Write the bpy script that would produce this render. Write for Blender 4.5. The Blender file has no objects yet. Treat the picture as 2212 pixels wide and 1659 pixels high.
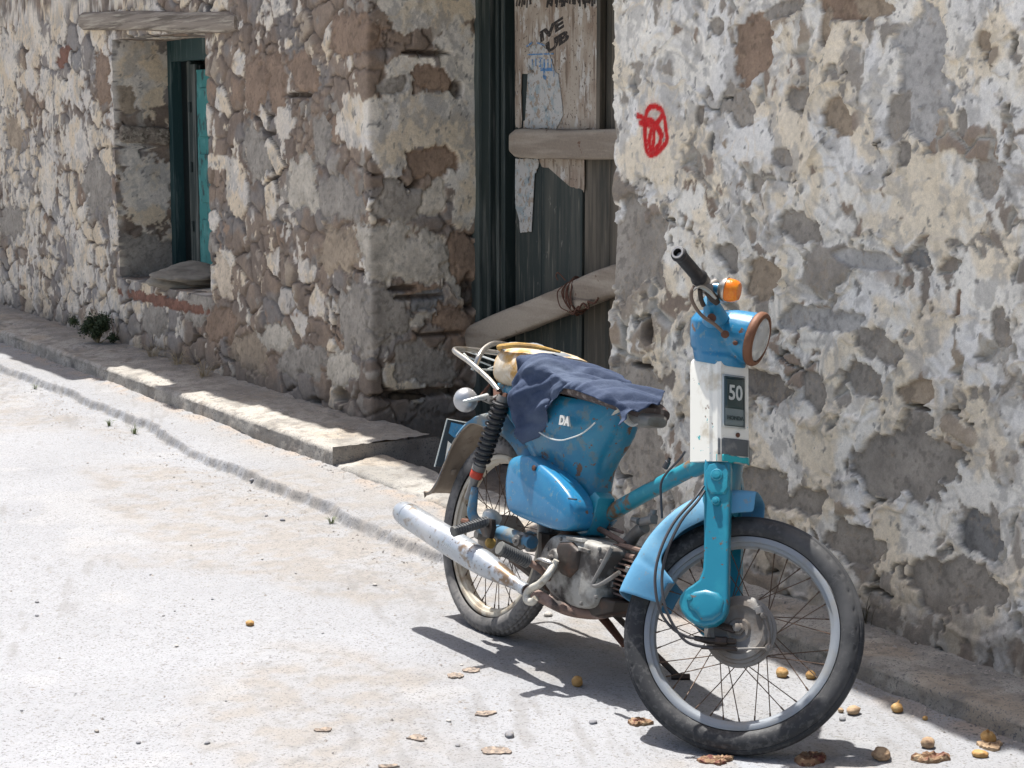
import bpy, bmesh, math, random
import numpy as np
from mathutils import Vector, Matrix
R = math.radians
scn = bpy.context.scene
COL = scn.collection

# ------------------------------------------------------------------ camera, sky, sun, exposure
PF, PY, PH = 4000.0, 250.0, 1.5          # focal length and horizon in px of a 2212 x 1659 picture, eye height in m
pitch = math.atan((829.5 - PY) / PF)
cd = bpy.data.cameras.new('camera'); cam = bpy.data.objects.new('camera', cd); COL.objects.link(cam)
cd.sensor_width = 36; cd.lens = PF / 2212 * 36; cd.clip_end = 500
cam.location = (0, 0, PH); cam.rotation_euler = (math.pi/2 - pitch, 0, 0)
scn.camera = cam
SH = np.array([.18, -.31])               # shadow offset on the ground per metre of height
el = math.atan2(1, float(np.hypot(*SH)))
sdir = Vector((SH[0], SH[1], -1)).normalized()
w = bpy.data.worlds.new('World'); scn.world = w; w.use_nodes = True
nt = w.node_tree; nt.nodes.clear()
sky = nt.nodes.new('ShaderNodeTexSky'); sky.sky_type = 'NISHITA'; sky.sun_disc = False
sky.sun_elevation = el; sky.sun_rotation = math.atan2(-SH[0], -SH[1])
sky.dust_density = 4; sky.ozone_density = .4; sky.air_density = 1
bg = nt.nodes.new('ShaderNodeBackground'); bg.inputs['Strength'].default_value = .085
wo = nt.nodes.new('ShaderNodeOutputWorld')
nt.links.new(sky.outputs[0], bg.inputs[0]); nt.links.new(bg.outputs[0], wo.inputs[0])
sl = bpy.data.lights.new('sun', 'SUN'); sl.energy = 4.1; sl.angle = R(.53); sl.color = (1, .97, .93)
so = bpy.data.objects.new('sun', sl); COL.objects.link(so)
so.rotation_euler = sdir.to_track_quat('-Z', 'Y').to_euler(); so.location = (-3, 4, 12)
scn.view_settings.view_transform = 'Standard'; scn.view_settings.look = 'None'
scn.view_settings.exposure = 1.02; scn.view_settings.gamma = 1

# ------------------------------------------------------------------ measuring frames
CF = np.array([0, math.cos(pitch), -math.sin(pitch)]); CU = np.array([0, math.sin(pitch), math.cos(pitch)]); CR = np.array([1, 0, 0.])
CC = np.array([0, 0, PH])
def ray(u, v): return CF + CR*(u-1106)/PF - CU*(v-829.5)/PF
def gp(u, v, z=0.): r = ray(u, v); return CC + r*((z-PH)/r[2])
def DY(u, v, Y): r = ray(u, v); return CC + r*(Y/r[1])           # point at street depth Y
class Frame:
    def __init__(s, O, M): s.O = np.array(O, float); s.M = np.array(M, float)
    def px(s, u, v, y):                                           # point seen at u,v on the frame's plane y
        r = ray(u, v); c = s.M @ (CC - s.O); d = s.M @ r; q = c + d*(y-c[1])/d[1]; return s.w(*q)
    def w(s, x, y, z): return s.O + s.M.T @ np.array([x, y, z], float)
    def loc(s, P): return s.M @ (np.array(P) - s.O)
azk = R(30.7)
T = np.array([math.sin(azk), -math.cos(azk), 0]); N = np.array([-math.cos(azk), -math.sin(azk), 0])  # along the kerb / out to the street
P0 = np.array([-.7462, 7.6161, 0.])
def SN(s, n, z=0.): return P0 + s*T + n*N + np.array([0, 0, z])
def W(u, v, off):                                                 # s,z of a pixel on the plane n = off
    r = ray(u, v); k = (off - (CC-P0) @ N)/(r @ N); P = CC + k*r; return float((P-P0) @ T), float(P[2])
def WT(u, v, s0):                                                 # n,z on the plane s = s0
    r = ray(u, v); k = (s0 - (CC-P0) @ T)/(r @ T); P = CC + k*r; return float((P-P0) @ N), float(P[2])
def G(u, v, z=0.): P = gp(u, v, z); return float((P-P0) @ T), float((P-P0) @ N)
# moped frame (leaning on its stand) and steered fork frame
A0 = gp(1050, 1366)
azb = R(31.9); bd = np.array([math.sin(azb), -math.cos(azb), 0]); bl = np.array([-bd[1], bd[0], 0]); tl = R(10)
zz = np.array([0, 0, 1.])
FB = Frame(A0, [bd, bl*math.cos(tl)-zz*math.sin(tl), bl*math.sin(tl)+zz*math.cos(tl)])
_e = R(28); ef = np.array([.943, -.332, 0]); ef /= np.linalg.norm(ef)
er = np.array([ef[1]*math.cos(_e), -ef[0]*math.cos(_e), math.sin(_e)]); eu = np.cross(er, -ef); eu = eu if eu[2] > 0 else -eu
_r = ray(1603, 1369); FO = CC + _r*((.2585-PH)/_r[2])
FS = Frame(FO, [ef, -er, eu])
B = FB.px; S = FS.px; BL = FB.w; SLc = FS.w

# ------------------------------------------------------------------ object helpers
def link(name, me, mats, parent=None, smooth=True):
    for m in (mats if isinstance(mats, (list, tuple)) else [mats]): me.materials.append(m)
    if smooth: me.polygons.foreach_set('use_smooth', [True]*len(me.polygons))
    o = bpy.data.objects.new(name, me); COL.objects.link(o)
    if parent is not None:
        o.parent = parent; o.matrix_parent_inverse = root_mat(parent).inverted()
    return o
def root_mat(o):
    m = Matrix.LocRotScale(o.location, o.rotation_euler, o.scale)
    return m if o.parent is None else Matrix.Identity(4)
def tag(o, label, cat=None, group=None, kind=None):
    if label: o['label'] = label
    if cat: o['category'] = cat
    if group: o['group'] = group
    if kind: o['kind'] = kind
    return o
def thing(name, loc, label, cat, group=None):
    o = bpy.data.objects.new(name, None); COL.objects.link(o); o.location = loc; o.empty_display_size = .1
    return tag(o, label, cat, group)
class MB:                                                         # collects shapes, links them as ONE mesh
    def __init__(s): s.v = []; s.f = []; s.mi = []
    def add(s, vs, fs, mi=0):
        b = len(s.v); s.v += [tuple(map(float, p)) for p in vs]; s.f += [tuple(i+b for i in f) for f in fs]; s.mi += [mi]*len(fs); return s
    def box(s, c, ax, ay, az, mi=0):                              # centre and half axes
        c, ax, ay, az = map(np.array, (c, ax, ay, az))
        vs = [c+i*ax+j*ay+k*az for i in (-1, 1) for j in (-1, 1) for k in (-1, 1)]
        return s.add(vs, [(0,1,3,2),(4,6,7,5),(0,4,5,1),(2,3,7,6),(0,2,6,4),(1,5,7,3)], mi)
    def tube(s, pts, r, seg=10, cap=True, mi=0, smooth_n=0, flat=1.):
        pts = [np.array(p, float) for p in pts]
        if smooth_n: pts = spline(pts, smooth_n)
        n = len(pts); rr = np.interp(np.linspace(0, 1, n), np.linspace(0, 1, len(r)), r) if hasattr(r, '__len__') else [r]*n
        vs = []; up = None
        for i in range(n):
            t = pts[min(i+1, n-1)] - pts[max(i-1, 0)]; t /= max(np.linalg.norm(t), 1e-9)
            if up is None:
                up = np.cross(t, [0, 0, 1.]); up = up if np.linalg.norm(up) > .1 else np.cross(t, [1., 0, 0])
            up = up - t*(up @ t); up /= np.linalg.norm(up); b = np.cross(t, up)
            for k in range(seg):
                a = 2*math.pi*k/seg; vs.append(pts[i] + rr[i]*(math.cos(a)*up + math.sin(a)*b*flat))
        fs = [(i*seg+k, i*seg+(k+1) % seg, (i+1)*seg+(k+1) % seg, (i+1)*seg+k) for i in range(n-1) for k in range(seg)]
        if cap: fs += [tuple(range(seg))[::-1], tuple((n-1)*seg+k for k in range(seg))]
        return s.add(vs, fs, mi)
    def lathe(s, prof, O, ax, seg=24, mi=0, up=None, closed=False):          # prof: (distance along axis, radius)
        O = np.array(O, float); ax = np.array(ax, float); ax /= np.linalg.norm(ax)
        a = np.cross(ax, up if up is not None else [0, 0, 1.]); 
        if np.linalg.norm(a) < .05: a = np.cross(ax, [1., 0, 0])
        a /= np.linalg.norm(a); b = np.cross(ax, a); vs = []
        for (d, r) in prof:
            for k in range(seg):
                t = 2*math.pi*k/seg; vs.append(O + ax*d + max(r, 1e-5)*(math.cos(t)*a + math.sin(t)*b))
        n = len(prof); rng = range(n) if closed else range(n-1)
        fs = [(i*seg+k, ((i+1) % n)*seg+k, ((i+1) % n)*seg+(k+1) % seg, i*seg+(k+1) % seg) for i in rng for k in range(seg)]
        return s.add(vs, fs, mi)
    def puff(s, out, off, rings, mi=0):                           # outline of 3d points; rings: (scale, distance along off)
        out = [np.array(p, float) for p in out]; c = sum(out)/len(out); off = np.array(off, float); off /= np.linalg.norm(off); n = len(out); vs = []
        for (sc, d) in rings: vs += [c + (p-c)*sc + off*d for p in out]
        fs = [(i*n+k, i*n+(k+1) % n, (i+1)*n+(k+1) % n, (i+1)*n+k) for i in range(len(rings)-1) for k in range(n)]
        fs += [tuple(range(n))[::-1], tuple((len(rings)-1)*n+k for k in range(n))]
        return s.add(vs, fs, mi)
    def loft(s, secs, mi=0, cap=True):
        n = len(secs[0]); vs = [p for q in secs for p in q]
        fs = [(i*n+k, i*n+(k+1) % n, (i+1)*n+(k+1) % n, (i+1)*n+k) for i in range(len(secs)-1) for k in range(n)]
        if cap: fs += [tuple(range(n))[::-1], tuple((len(secs)-1)*n+k for k in range(n))]
        return s.add(vs, fs, mi)
    def sheet(s, g, mi=0):                                        # grid [i][j] of points
        m = len(g[0]); vs = [p for q in g for p in q]
        return s.add(vs, [(i*m+j, i*m+j+1, (i+1)*m+j+1, (i+1)*m+j) for i in range(len(g)-1) for j in range(m-1)], mi)
    def build(s, name, mats, parent=None, smooth=True, bevel=0, sub=0, solid=0, remesh=0, angle=40):
        me = bpy.data.meshes.new(name); me.from_pydata(s.v, [], s.f); me.update()
        bm = bmesh.new(); bm.from_mesh(me); bmesh.ops.remove_doubles(bm, verts=bm.verts, dist=1e-5) if remesh else None
        bmesh.ops.recalc_face_normals(bm, faces=bm.faces); 
        bm.to_mesh(me); bm.free()
        if not remesh and len(me.polygons) == len(s.mi): me.polygons.foreach_set('material_index', s.mi)
        o = link(name, me, mats, parent, smooth)
        if solid: m = o.modifiers.new('solid', 'SOLIDIFY'); m.thickness = solid; m.offset = 0
        if bevel: m = o.modifiers.new('bevel', 'BEVEL'); m.width = bevel; m.segments = 2; m.limit_method = 'ANGLE'; m.angle_limit = R(35)
        if remesh: m = o.modifiers.new('remesh', 'REMESH'); m.mode = 'VOXEL'; m.voxel_size = remesh; m.use_smooth_shade = True; q = o.modifiers.new('sm', 'SMOOTH'); q.iterations = 6; q.factor = .5
        if sub: m = o.modifiers.new('sub', 'SUBSURF'); m.levels = m.render_levels = sub
        if smooth and not sub and not remesh:
            try:
                bm = bmesh.new(); bm.from_mesh(me)
                for e in bm.edges:
                    if len(e.link_faces) == 2 and e.calc_face_angle(0) > R(angle): e.smooth = False
                bm.to_mesh(me); bm.free()
            except Exception: pass
        return o
def spline(pts, n):
    P = [pts[0]*2-pts[1]] + list(pts) + [pts[-1]*2-pts[-2]]; out = []
    for i in range(1, len(P)-2):
        for k in range(n):
            t = k/n; a, b, c, d = P[i-1:i+3]
            out.append(.5*((2*b)+(c-a)*t+(2*a-5*b+4*c-d)*t*t+(3*b-a-3*c+d)*t**3))
    out.append(np.array(P[-2])); return out
def ring(pts): return [np.array(p, float) for p in pts]

# ------------------------------------------------------------------ noise
rs = np.random.RandomState(7); TAB = rs.rand(8, 256, 256)
def vn(x, y, k=0):
    x = np.asarray(x, float); y = np.asarray(y, float)
    ix = np.floor(x).astype(int); iy = np.floor(y).astype(int); fx = x-ix; fy = y-iy
    fx = fx*fx*(3-2*fx); fy = fy*fy*(3-2*fy); t = TAB[k % 8]; a = ix % 256; b = iy % 256; a1 = (ix+1) % 256; b1 = (iy+1) % 256
    return (t[a, b]*(1-fx)+t[a1, b]*fx)*(1-fy)+(t[a, b1]*(1-fx)+t[a1, b1]*fx)*fy
def fbm(x, y, o=4, k=0):
    r = 0; am = .5; tot = 0
    x = np.asarray(x, float); y = np.asarray(y, float)
    for i in range(o):
        c_, s_i = math.cos(.65+1.1*i), math.sin(.65+1.1*i); f_ = 1.93**i
        r = r+am*vn((x*c_+y*s_i)*f_+17.3*i, (y*c_-x*s_i)*f_+31.7*i, k+i); tot += am; am *= .5
    return r/tot
def worley(x, y, k=0, jit=.85):
    ix = np.floor(x).astype(int); iy = np.floor(y).astype(int)
    F1 = np.full(x.shape, 9.); F2 = np.full(x.shape, 9.); cid = np.zeros(x.shape, int)
    for dx in (-1, 0, 1):
        for dy in (-1, 0, 1):
            cx = ix+dx; cy = iy+dy; a = cx % 256; b = cy % 256
            px = cx+.5+(TAB[k % 8, a, b]-.5)*jit; py = cy+.5+(TAB[(k+1) % 8, a, b]-.5)*jit
            d = np.hypot(x-px, y-py); c = a*256+b; new = d < F1
            F2 = np.where(new, F1, np.minimum(F2, d)); cid = np.where(new, c, cid); F1 = np.where(new, d, F1)
    return F1, F2, cid
def rid(cid, k): return TAB[k % 8].ravel()[(cid*7919+13*k) % 65536]
def ss(a, b, x): t = np.clip((x-a)/(b-a), 0, 1); return t*t*(3-2*t)
def mix(a, b, t):
    t = t[..., None] if np.ndim(t) else t; return np.asarray(a)*(1-t)+np.asarray(b)*t

# ------------------------------------------------------------------ materials
def mat(name, base=(.5,.5,.5), rough=.7, metal=0., spots=(), bump=(), attr=None, coat=0., trans=0., ior=1.45, fine=None, emit=None, vrough=0, rz=0):
    m = bpy.data.materials.new(name); m.use_nodes = True; nt = m.node_tree; b = nt.nodes['Principled BSDF']
    b.inputs['Roughness'].default_value = rough; b.inputs['Metallic'].default_value = metal; b.inputs['Coat Weight'].default_value = coat
    b.inputs['Transmission Weight'].default_value = trans; b.inputs['IOR'].default_value = ior
    tc = nt.nodes.new('ShaderNodeTexCoord'); L = nt.links.new
    def noise(sc, det=6, ro=.6, st=(1, 1, 1), dist=0):
        mp = nt.nodes.new('ShaderNodeMapping'); mp.inputs['Scale'].default_value = st; rt = nt.nodes.new('ShaderNodeMapping'); rt.inputs['Rotation'].default_value = (0, 0, rz); L(tc.outputs['Object'], rt.inputs[0]); L(rt.outputs[0], mp.inputs[0])
        n = nt.nodes.new('ShaderNodeTexNoise'); n.inputs['Scale'].default_value = sc; n.inputs['Detail'].default_value = det; n.inputs['Roughness'].default_value = ro; n.inputs['Distortion'].default_value = dist
        L(mp.outputs[0], n.inputs['Vector']); return n.outputs['Fac']
    if attr: a = nt.nodes.new('ShaderNodeAttribute'); a.attribute_name = attr; cur = a.outputs['Color']
    else: a = nt.nodes.new('ShaderNodeRGB'); a.outputs[0].default_value = (*base, 1); cur = a.outputs[0]
    for sp in spots:                                              # (colour, scale, lo, hi[, stretch])
        c, sc, lo, hi = sp[:4]; st = sp[4] if len(sp) > 4 else (1, 1, 1)
        f = noise(sc, st=st); mr = nt.nodes.new('ShaderNodeMapRange'); mr.inputs[1].default_value = lo; mr.inputs[2].default_value = hi; L(f, mr.inputs[0])
        mx = nt.nodes.new('ShaderNodeMix'); mx.data_type = 'RGBA'; L(mr.outputs[0], mx.inputs[0]); L(cur, mx.inputs[6]); mx.inputs[7].default_value = (*c, 1); cur = mx.outputs[2]
    if fine:                                                      # (scale, low, high) value variation
        for (sc, lo, hi) in fine:
            f = noise(sc, 4, .7); mr = nt.nodes.new('ShaderNodeMapRange'); mr.inputs[1].default_value = .3; mr.inputs[2].default_value = .7; mr.inputs[3].default_value = lo; mr.inputs[4].default_value = hi; L(f, mr.inputs[0])
            mx = nt.nodes.new('ShaderNodeMix'); mx.data_type = 'RGBA'; mx.blend_type = 'MULTIPLY'; mx.inputs[0].default_value = 1; L(cur, mx.inputs[6]); L(mr.outputs[0], mx.inputs[7]); cur = mx.outputs[2]
    L(cur, b.inputs['Base Color'])
    if vrough:
        f = noise(14); mr = nt.nodes.new('ShaderNodeMapRange'); mr.inputs[1].default_value = .35; mr.inputs[2].default_value = .65; mr.inputs[3].default_value = max(rough-vrough, .05); mr.inputs[4].default_value = rough+vrough; L(f, mr.inputs[0]); L(mr.outputs[0], b.inputs['Roughness'])
    prev = None
    for (sc, dist) in bump:
        f = noise(sc, 5, .65); bu = nt.nodes.new('ShaderNodeBump'); bu.inputs['Strength'].default_value = 1; bu.inputs['Distance'].default_value = dist; L(f, bu.inputs['Height'])
        if prev: L(prev, bu.inputs['Normal'])
        prev = bu.outputs[0]
    if prev: L(prev, b.inputs['Normal'])
    return m
RUST = (.13, .065, .035)
M_wall = mat('old_wall', attr='col', rough=.92, fine=[(55, .82, 1.1), (260, .86, 1.08)], bump=[(45, .0035), (190, .0014)])
M_road = mat('road', attr='col', rough=.95, spots=[((.16, .155, .16), 130, .565, .63), ((.20, .19, .18), 60, .60, .66)], fine=[(30, .94, 1.04), (220, .86, 1.07), (700, .88, 1.06)], bump=[(60, .004), (350, .0016)])
M_wood = mat('weathered_wood', (.27, .225, .18), .85, spots=[((.13, .105, .08), 14, .45, .6, (.12, 1.5, 2)), ((.40, .35, .28), 30, .5, .62, (.1, 1.5, 2))], bump=[(90, .003)], rz=R(59.3))
M_plank = mat('pale_plank', (.40, .34, .27), .85, spots=[((.27, .22, .17), 10, .45, .62, (.15, 1.5, 1.5)), ((.15, .12, .10), 16, .60, .65, (.07, 1, 1.6)), ((.16, .09, .06), 22, .66, .70)], fine=[(120, .85, 1.08)], bump=[(80, .0025)], rz=R(59.3))
M_door = mat('dark_green_board', (.026, .036, .033), .7, spots=[((.085, .085, .07), 14, .46, .66, (1, 1, .08)), ((.20, .185, .15), 50, .58, .68, (1, 1, .05)), ((.30, .28, .24), 25, .66, .72, (1, 1, .3))], bump=[(120, .001)])
M_doorb = mat('brown_board', (.075, .066, .05), .8, spots=[((.18, .15, .115), 18, .46, .64, (1, 1, .06)), ((.03, .035, .03), 14, .55, .7, (1, 1, .1))], bump=[(120, .001)])
M_frame = mat('door_frame_paint', (.022, .034, .032), .6, spots=[((.13, .14, .125), 30, .50, .66, (1, 1, .05))], bump=[(150, .0008)])
M_framel = mat('frame_edge_paint', (.09, .11, .10), .7, spots=[((.035, .045, .042), 22, .5, .7, (1, 1, .1))], bump=[(150, .0008)])
M_teal = mat('teal_paint', (.03, .20, .19), .6, spots=[((.02, .06, .06), 18, .54, .60, (1, 1, .5)), ((.12, .34, .32), 9, .5, .8)], bump=[(90, .0012)])
M_teald = mat('dark_teal_paint', (.016, .048, .050), .6, spots=[((.09, .13, .125), 20, .54, .64, (1, 1, .1))], bump=[(90, .001)])
M_dark = mat('dark_interior', (.006, .009, .009), .5)
M_paper = mat('weathered_panel', (.42, .36, .29), .85, spots=[((.28, .21, .155), 9, .44, .58, (1, 1, .4)), ((.54, .51, .46), 18, .54, .62, (1, 1, .5)), ((.12, .09, .07), 70, .60, .65), ((.2, .15, .11), 40, .56, .62, (1, 1, .1))], bump=[(110, .001)])
M_paperw = mat('torn_paper', (.47, .46, .43), .8, spots=[((.30, .35, .36), 22, .52, .62), ((.33, .27, .21), 34, .53, .60), ((.09, .08, .07), 90, .62, .66)], bump=[(60, .001)])
M_ink = mat('black_ink', (.03, .025, .022), .8, spots=[((.25, .2, .16), 90, .58, .66)])
M_bluep = mat('blue_print', (.09, .22, .42), .8, spots=[((.42, .42, .40), 60, .5, .62)])
M_blue = mat('blue_paint', (.008, .135, .25), .45, spots=[((.014, .20, .31), 5, .42, .66), ((.06, .21, .29), 45, .58, .72), (RUST, 10, .610, .625), (RUST, 60, .63, .65), ((.10, .18, .21), 26, .56, .66)], bump=[(14, .0015)], coat=.25, vrough=.12)
M_bluec = mat('cover_blue_paint', (.012, .17, .34), .38, spots=[((.03, .22, .37), 7, .5, .75), ((.10, .22, .30), 60, .57, .66), (RUST, 30, .66, .675)], coat=.3, bump=[(6, .002)], vrough=.08)
M_teal2 = mat('fork_blue_paint', (.008, .175, .26), .36, spots=[(RUST, 30, .63, .65), ((.02, .25, .32), 8, .5, .7), ((.07, .16, .2), 60, .68, .74)], coat=.4, bump=[(25, .0006)])
M_tube = mat('rusty_teal_paint', (.014, .21, .28), .5, spots=[((.18, .11, .06), 14, .52, .58), ((.04, .28, .33), 30, .55, .7)], bump=[(80, .0006)])
M_fend = mat('faded_blue_paint', (.085, .26, .42), .55, spots=[((.15, .33, .46), 5, .48, .64), ((.04, .19, .36), 9, .56, .66), ((.16, .24, .30), 60, .61, .66)], bump=[(7, .002)])
M_arm = mat('dusty_blue_paint', (.06, .17, .27), .7, spots=[((.16, .17, .16), 18, .48, .6), ((.10, .07, .05), 30, .58, .66)], bump=[(60, .001)])
M_dust = mat('dusty_fender_lining', (.27, .22, .17), .9, spots=[((.40, .34, .27), 9, .5, .7), ((.14, .10, .08), 22, .6, .7)], bump=[(40, .001)])
M_white = mat('cream_paint', (.78, .77, .70), .38, spots=[((.55, .50, .40), 12, .54, .66), (RUST, 26, .665, .68), ((.05, .40, .42), 40, .665, .675)], coat=.15)
M_tealspl = mat('teal_splash', (.02, .36, .40), .45)
M_black = mat('black_rubber', (.018, .018, .02), .55, fine=[(60, .7, 1.5)], bump=[(200, .0004)])
M_tyre = mat('dusty_tyre', (.05, .05, .05), .85, spots=[((.20, .19, .18), 7, .38, .56), ((.10, .10, .10), 60, .5, .7)], bump=[(220, .0005)])
M_tyre2 = mat('front_tyre', (.024, .025, .027), .6, spots=[((.075, .075, .075), 4, .48, .66), ((.06, .06, .06), 70, .52, .62)], bump=[(220, .0004)])
M_rim = mat('aluminium_rim', (.26, .28, .30), .5, .3, spots=[((.26, .25, .22), 12, .5, .7), ((.05, .2, .26), 9, .70, .74)], bump=[(120, .0003)])
M_rimd = mat('dirty_rim', (.48, .44, .36), .75, spots=[((.28, .21, .14), 16, .5, .65)], bump=[(90, .0006)])
M_spoke = mat('rusty_spoke', (.10, .065, .045), .6, .4)
M_alu = mat('dusty_aluminium', (.20, .195, .185), .55, .4, spots=[((.15, .13, .11), 12, .46, .62), ((.10, .08, .07), 40, .64, .74)], bump=[(60, .0012)])
M_case = mat('crankcase', (.33, .325, .30), .65, .2, spots=[((.07, .062, .055), 8, .48, .58), ((.2, .19, .17), 30, .5, .7)], bump=[(45, .0015)])
M_oily = mat('oily_metal', (.035, .027, .022), .5, .2, spots=[((.10, .05, .03), 14, .5, .7)], bump=[(60, .001)])
M_muff = mat('silver_muffler', (.40, .43, .46), .36, .55, spots=[((.26, .22, .18), 22, .56, .63), ((.52, .53, .54), 6, .5, .65), ((.10, .07, .05), 90, .62, .66), ((.20, .14, .09), 9, .60, .66)], bump=[(30, .0006)], vrough=.1)
M_pipe = mat('rusty_pipe', (.17, .11, .085), .75, .1, spots=[((.30, .22, .19), 16, .5, .65), ((.05, .04, .035), 12, .55, .65)], bump=[(60, .0008)])
M_rust = mat('rust', (.12, .055, .035), .85, spots=[((.10, .05, .035), 30, .5, .65)], bump=[(90, .0006)])
M_chrome = mat('dull_chrome', (.46, .44, .40), .32, .9, spots=[((.30, .24, .16), 26, .56, .66)], bump=[(90, .0003)])
M_glass = mat('headlight_glass', (.42, .43, .42), .18, .0, spots=[((.62, .62, .58), 22, .5, .65), ((.22, .22, .21), 9, .55, .7)], coat=1., bump=[(40, .001)])
M_amber = mat('amber_lens', (.85, .22, .01), .22, trans=.25, spots=[((.95, .38, .03), 60, .5, .7)], bump=[(60, .002)])
M_red = mat('red_paint', (.45, .045, .02), .5)
M_badge = mat('badge_face', (.022, .045, .045), .3, coat=.5)
M_badge2 = mat('badge_lower', (.16, .20, .20), .35, coat=.5)
M_silver = mat('silver_letter', (.55, .58, .56), .35, .3)
M_letter = mat('white_letter', (.62, .62, .58), .5)
M_grey = mat('grey_band', (.10, .11, .115), .45, spots=[((.22, .22, .21), 20, .55, .7)])
M_foam = mat('seat_foam', (.52, .45, .34), .9, spots=[((.42, .25, .08), 14, .5, .62), ((.65, .60, .52), 30, .5, .7)], bump=[(40, .003)])
M_yel = mat('yellow_seat_lining', (.42, .26, .07), .85, spots=[((.25, .15, .06), 25, .5, .65)], bump=[(40, .003)])
M_seatg = mat('grey_vinyl', (.22, .24, .26), .5, spots=[((.4, .4, .38), 20, .55, .7)], bump=[(60, .001)])
M_seatb = mat('cracked_brown_vinyl', (.07, .05, .045), .6, spots=[((.25, .21, .19), 45, .52, .66)], bump=[(70, .003)])
M_cloth = mat('slate_blue_cloth', (.032, .050, .098), .85, spots=[((.07, .095, .15), 6, .45, .62)], fine=[(500, .85, 1.15)], bump=[(26, .004), (600, .0004)])
M_fig = mat('dry_fig', (.42, .24, .08), .7, spots=[((.30, .15, .05), 30, .5, .65), ((.55, .38, .17), 45, .5, .7)], bump=[(60, .004)])
M_figp = mat('pale_fig', (.40, .28, .17), .75, spots=[((.24, .15, .09), 40, .5, .65)], bump=[(60, .004)])
M_figd = mat('squashed_fig', (.22, .13, .07), .7, spots=[((.12, .03, .02), 45, .5, .6), ((.45, .33, .20), 60, .55, .65)], bump=[(90, .004)])
M_peel = mat('dried_peel', (.22, .18, .15), .9, spots=[((.34, .27, .21), 60, .48, .56), ((.13, .115, .10), 90, .53, .60)], bump=[(90, .003)])
M_peb = mat('pebble', (.22, .22, .23), .9, spots=[((.3, .27, .23), 30, .5, .7)], bump=[(90, .002)])
M_pebw = mat('pale_pebble', (.42, .40, .37), .9, bump=[(90, .002)])
M_leaf = mat('bush_leaf', (.035, .055, .022), .7, spots=[((.07, .095, .04), 40, .5, .7)])
M_dry = mat('dry_grass', (.38, .31, .19), .9, spots=[((.22, .17, .10), 30, .5, .7)])
M_weed = mat('pale_weed', (.16, .19, .09), .85)
M_roof = mat('roof_tile', (.35, .16, .10), .9)
M_cable = mat('cable', (.045, .045, .05), .5)
M_cabled = mat('old_brown_cable', (.15, .11, .085), .7)

# ------------------------------------------------------------------ grid meshes with a colour attribute
def gridmesh(name, X, C, mats, parent=None, mask=None):
    nu, nv = X.shape[:2]; me = bpy.data.meshes.new(name)
    idx = np.arange(nu*nv).reshape(nu, nv); q = np.stack([idx[:-1, :-1], idx[1:, :-1], idx[1:, 1:], idx[:-1, 1:]], -1).reshape(-1, 4)
    if mask is not None: q = q[mask.reshape(-1)]
    nf = len(q); me.vertices.add(nu*nv); me.vertices.foreach_set('co', X.reshape(-1).astype(np.float32))
    me.loops.add(nf*4); me.loops.foreach_set('vertex_index', q.reshape(-1).astype(np.int32))
    me.polygons.add(nf); me.polygons.foreach_set('loop_start', np.arange(0, nf*4, 4, dtype=np.int32)); me.polygons.foreach_set('loop_total', np.full(nf, 4, dtype=np.int32))
    at = me.color_attributes.new('col', 'FLOAT_COLOR', 'POINT'); c4 = np.ones((nu*nv, 4), np.float32); c4[:, :3] = C.reshape(-1, 3); at.data.foreach_set('color', c4.reshape(-1))
    me.update(calc_edges=True); me.validate()
    return link(name, me, mats, parent, True)
def lay(*segs):                                                   # (start, stop, step) pieces
    a = [np.arange(p, q, st) for (p, q, st) in segs]; return np.unique(np.round(np.concatenate(a+[np.array([segs[-1][1]])]), 5))

# ------------------------------------------------------------------ road
s_ = lay((-16, -8, .15), (-8, -5, .03), (-5, 5.2, .013), (5.2, 12, .15))
n_ = lay((-.03, .2, .012), (.2, .25, .0065), (.25, .43, .0038), (.43, .48, .0065), (.48, 2.6, .013), (2.6, 4, .05), (4, 14, .4))
s2, n2 = np.meshgrid(s_, n_, indexing='ij')
lipx = [-16, -4, -2.27, -1.54, -.6, .45, 1.09, 1.5, 1.75, 1.9]; lipn = [.3, .292, .268, .262, .34, .335, .347, .33, .22, -.2]
lip = np.interp(s2, lipx, lipn) + .05*(fbm(s2*7, n2*7, 4, 1)-.5) + .03*(fbm(s2*2.2, n2*0+3, 2, 2)-.5)
step = ss(-.013, .013, lip-n2+.020*(fbm(s2*34, n2*34, 4, 3)-.5))
hz = .042*step*(.75+.5*fbm(s2*2, n2*0, 2, 4))
hz = hz+.016*(fbm(s2*1.3, n2*1.3, 3, 5)-.5)+.006*(fbm(s2*9, n2*9, 4, 6)-.5)+.003*(fbm(s2*60, n2*60, 3, 7)-.5)
edge = np.exp(-((lip-n2+.006)/.022)**2)
hz = hz+edge*.014*(fbm(s2*45, n2*45, 4, 2)-.45)
hz = hz+.012*ss(.10, 0, n2)*fbm(s2*14, n2*14, 3, 3)
far = ss(2.8, 3.6, n2); hz = hz*(1-far)
c_w = np.array([.308, .314, .326]); c_b = np.array([.285, .262, .235]); c_g = np.array([.215, .21, .20])
patch = ss(.46, .66, fbm(s2*1.1+3, n2*1.6, 4, 1)+.25*np.exp(-((n2-.62)/.35)**2)-.05)
speck = ss(.60, .72, fbm(s2*45, n2*45, 3, 6))
col = mix(np.broadcast_to(c_w, s2.shape+(3,)), c_b, .8*patch*(.25+.75*ss(.35, .65, fbm(s2*16, n2*16, 4, 2))))
col = col*(.90+.20*fbm(s2*2.3, n2*2.3, 5, 6))[..., None]
col = mix(col, (.22, .215, .21), .55*ss(.60, .66, fbm(s2*1.5+n2*9, n2*30-s2*12, 4, 5))*ss(.50, .60, fbm(s2*1.7, n2*1.7, 3, 4)))
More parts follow.
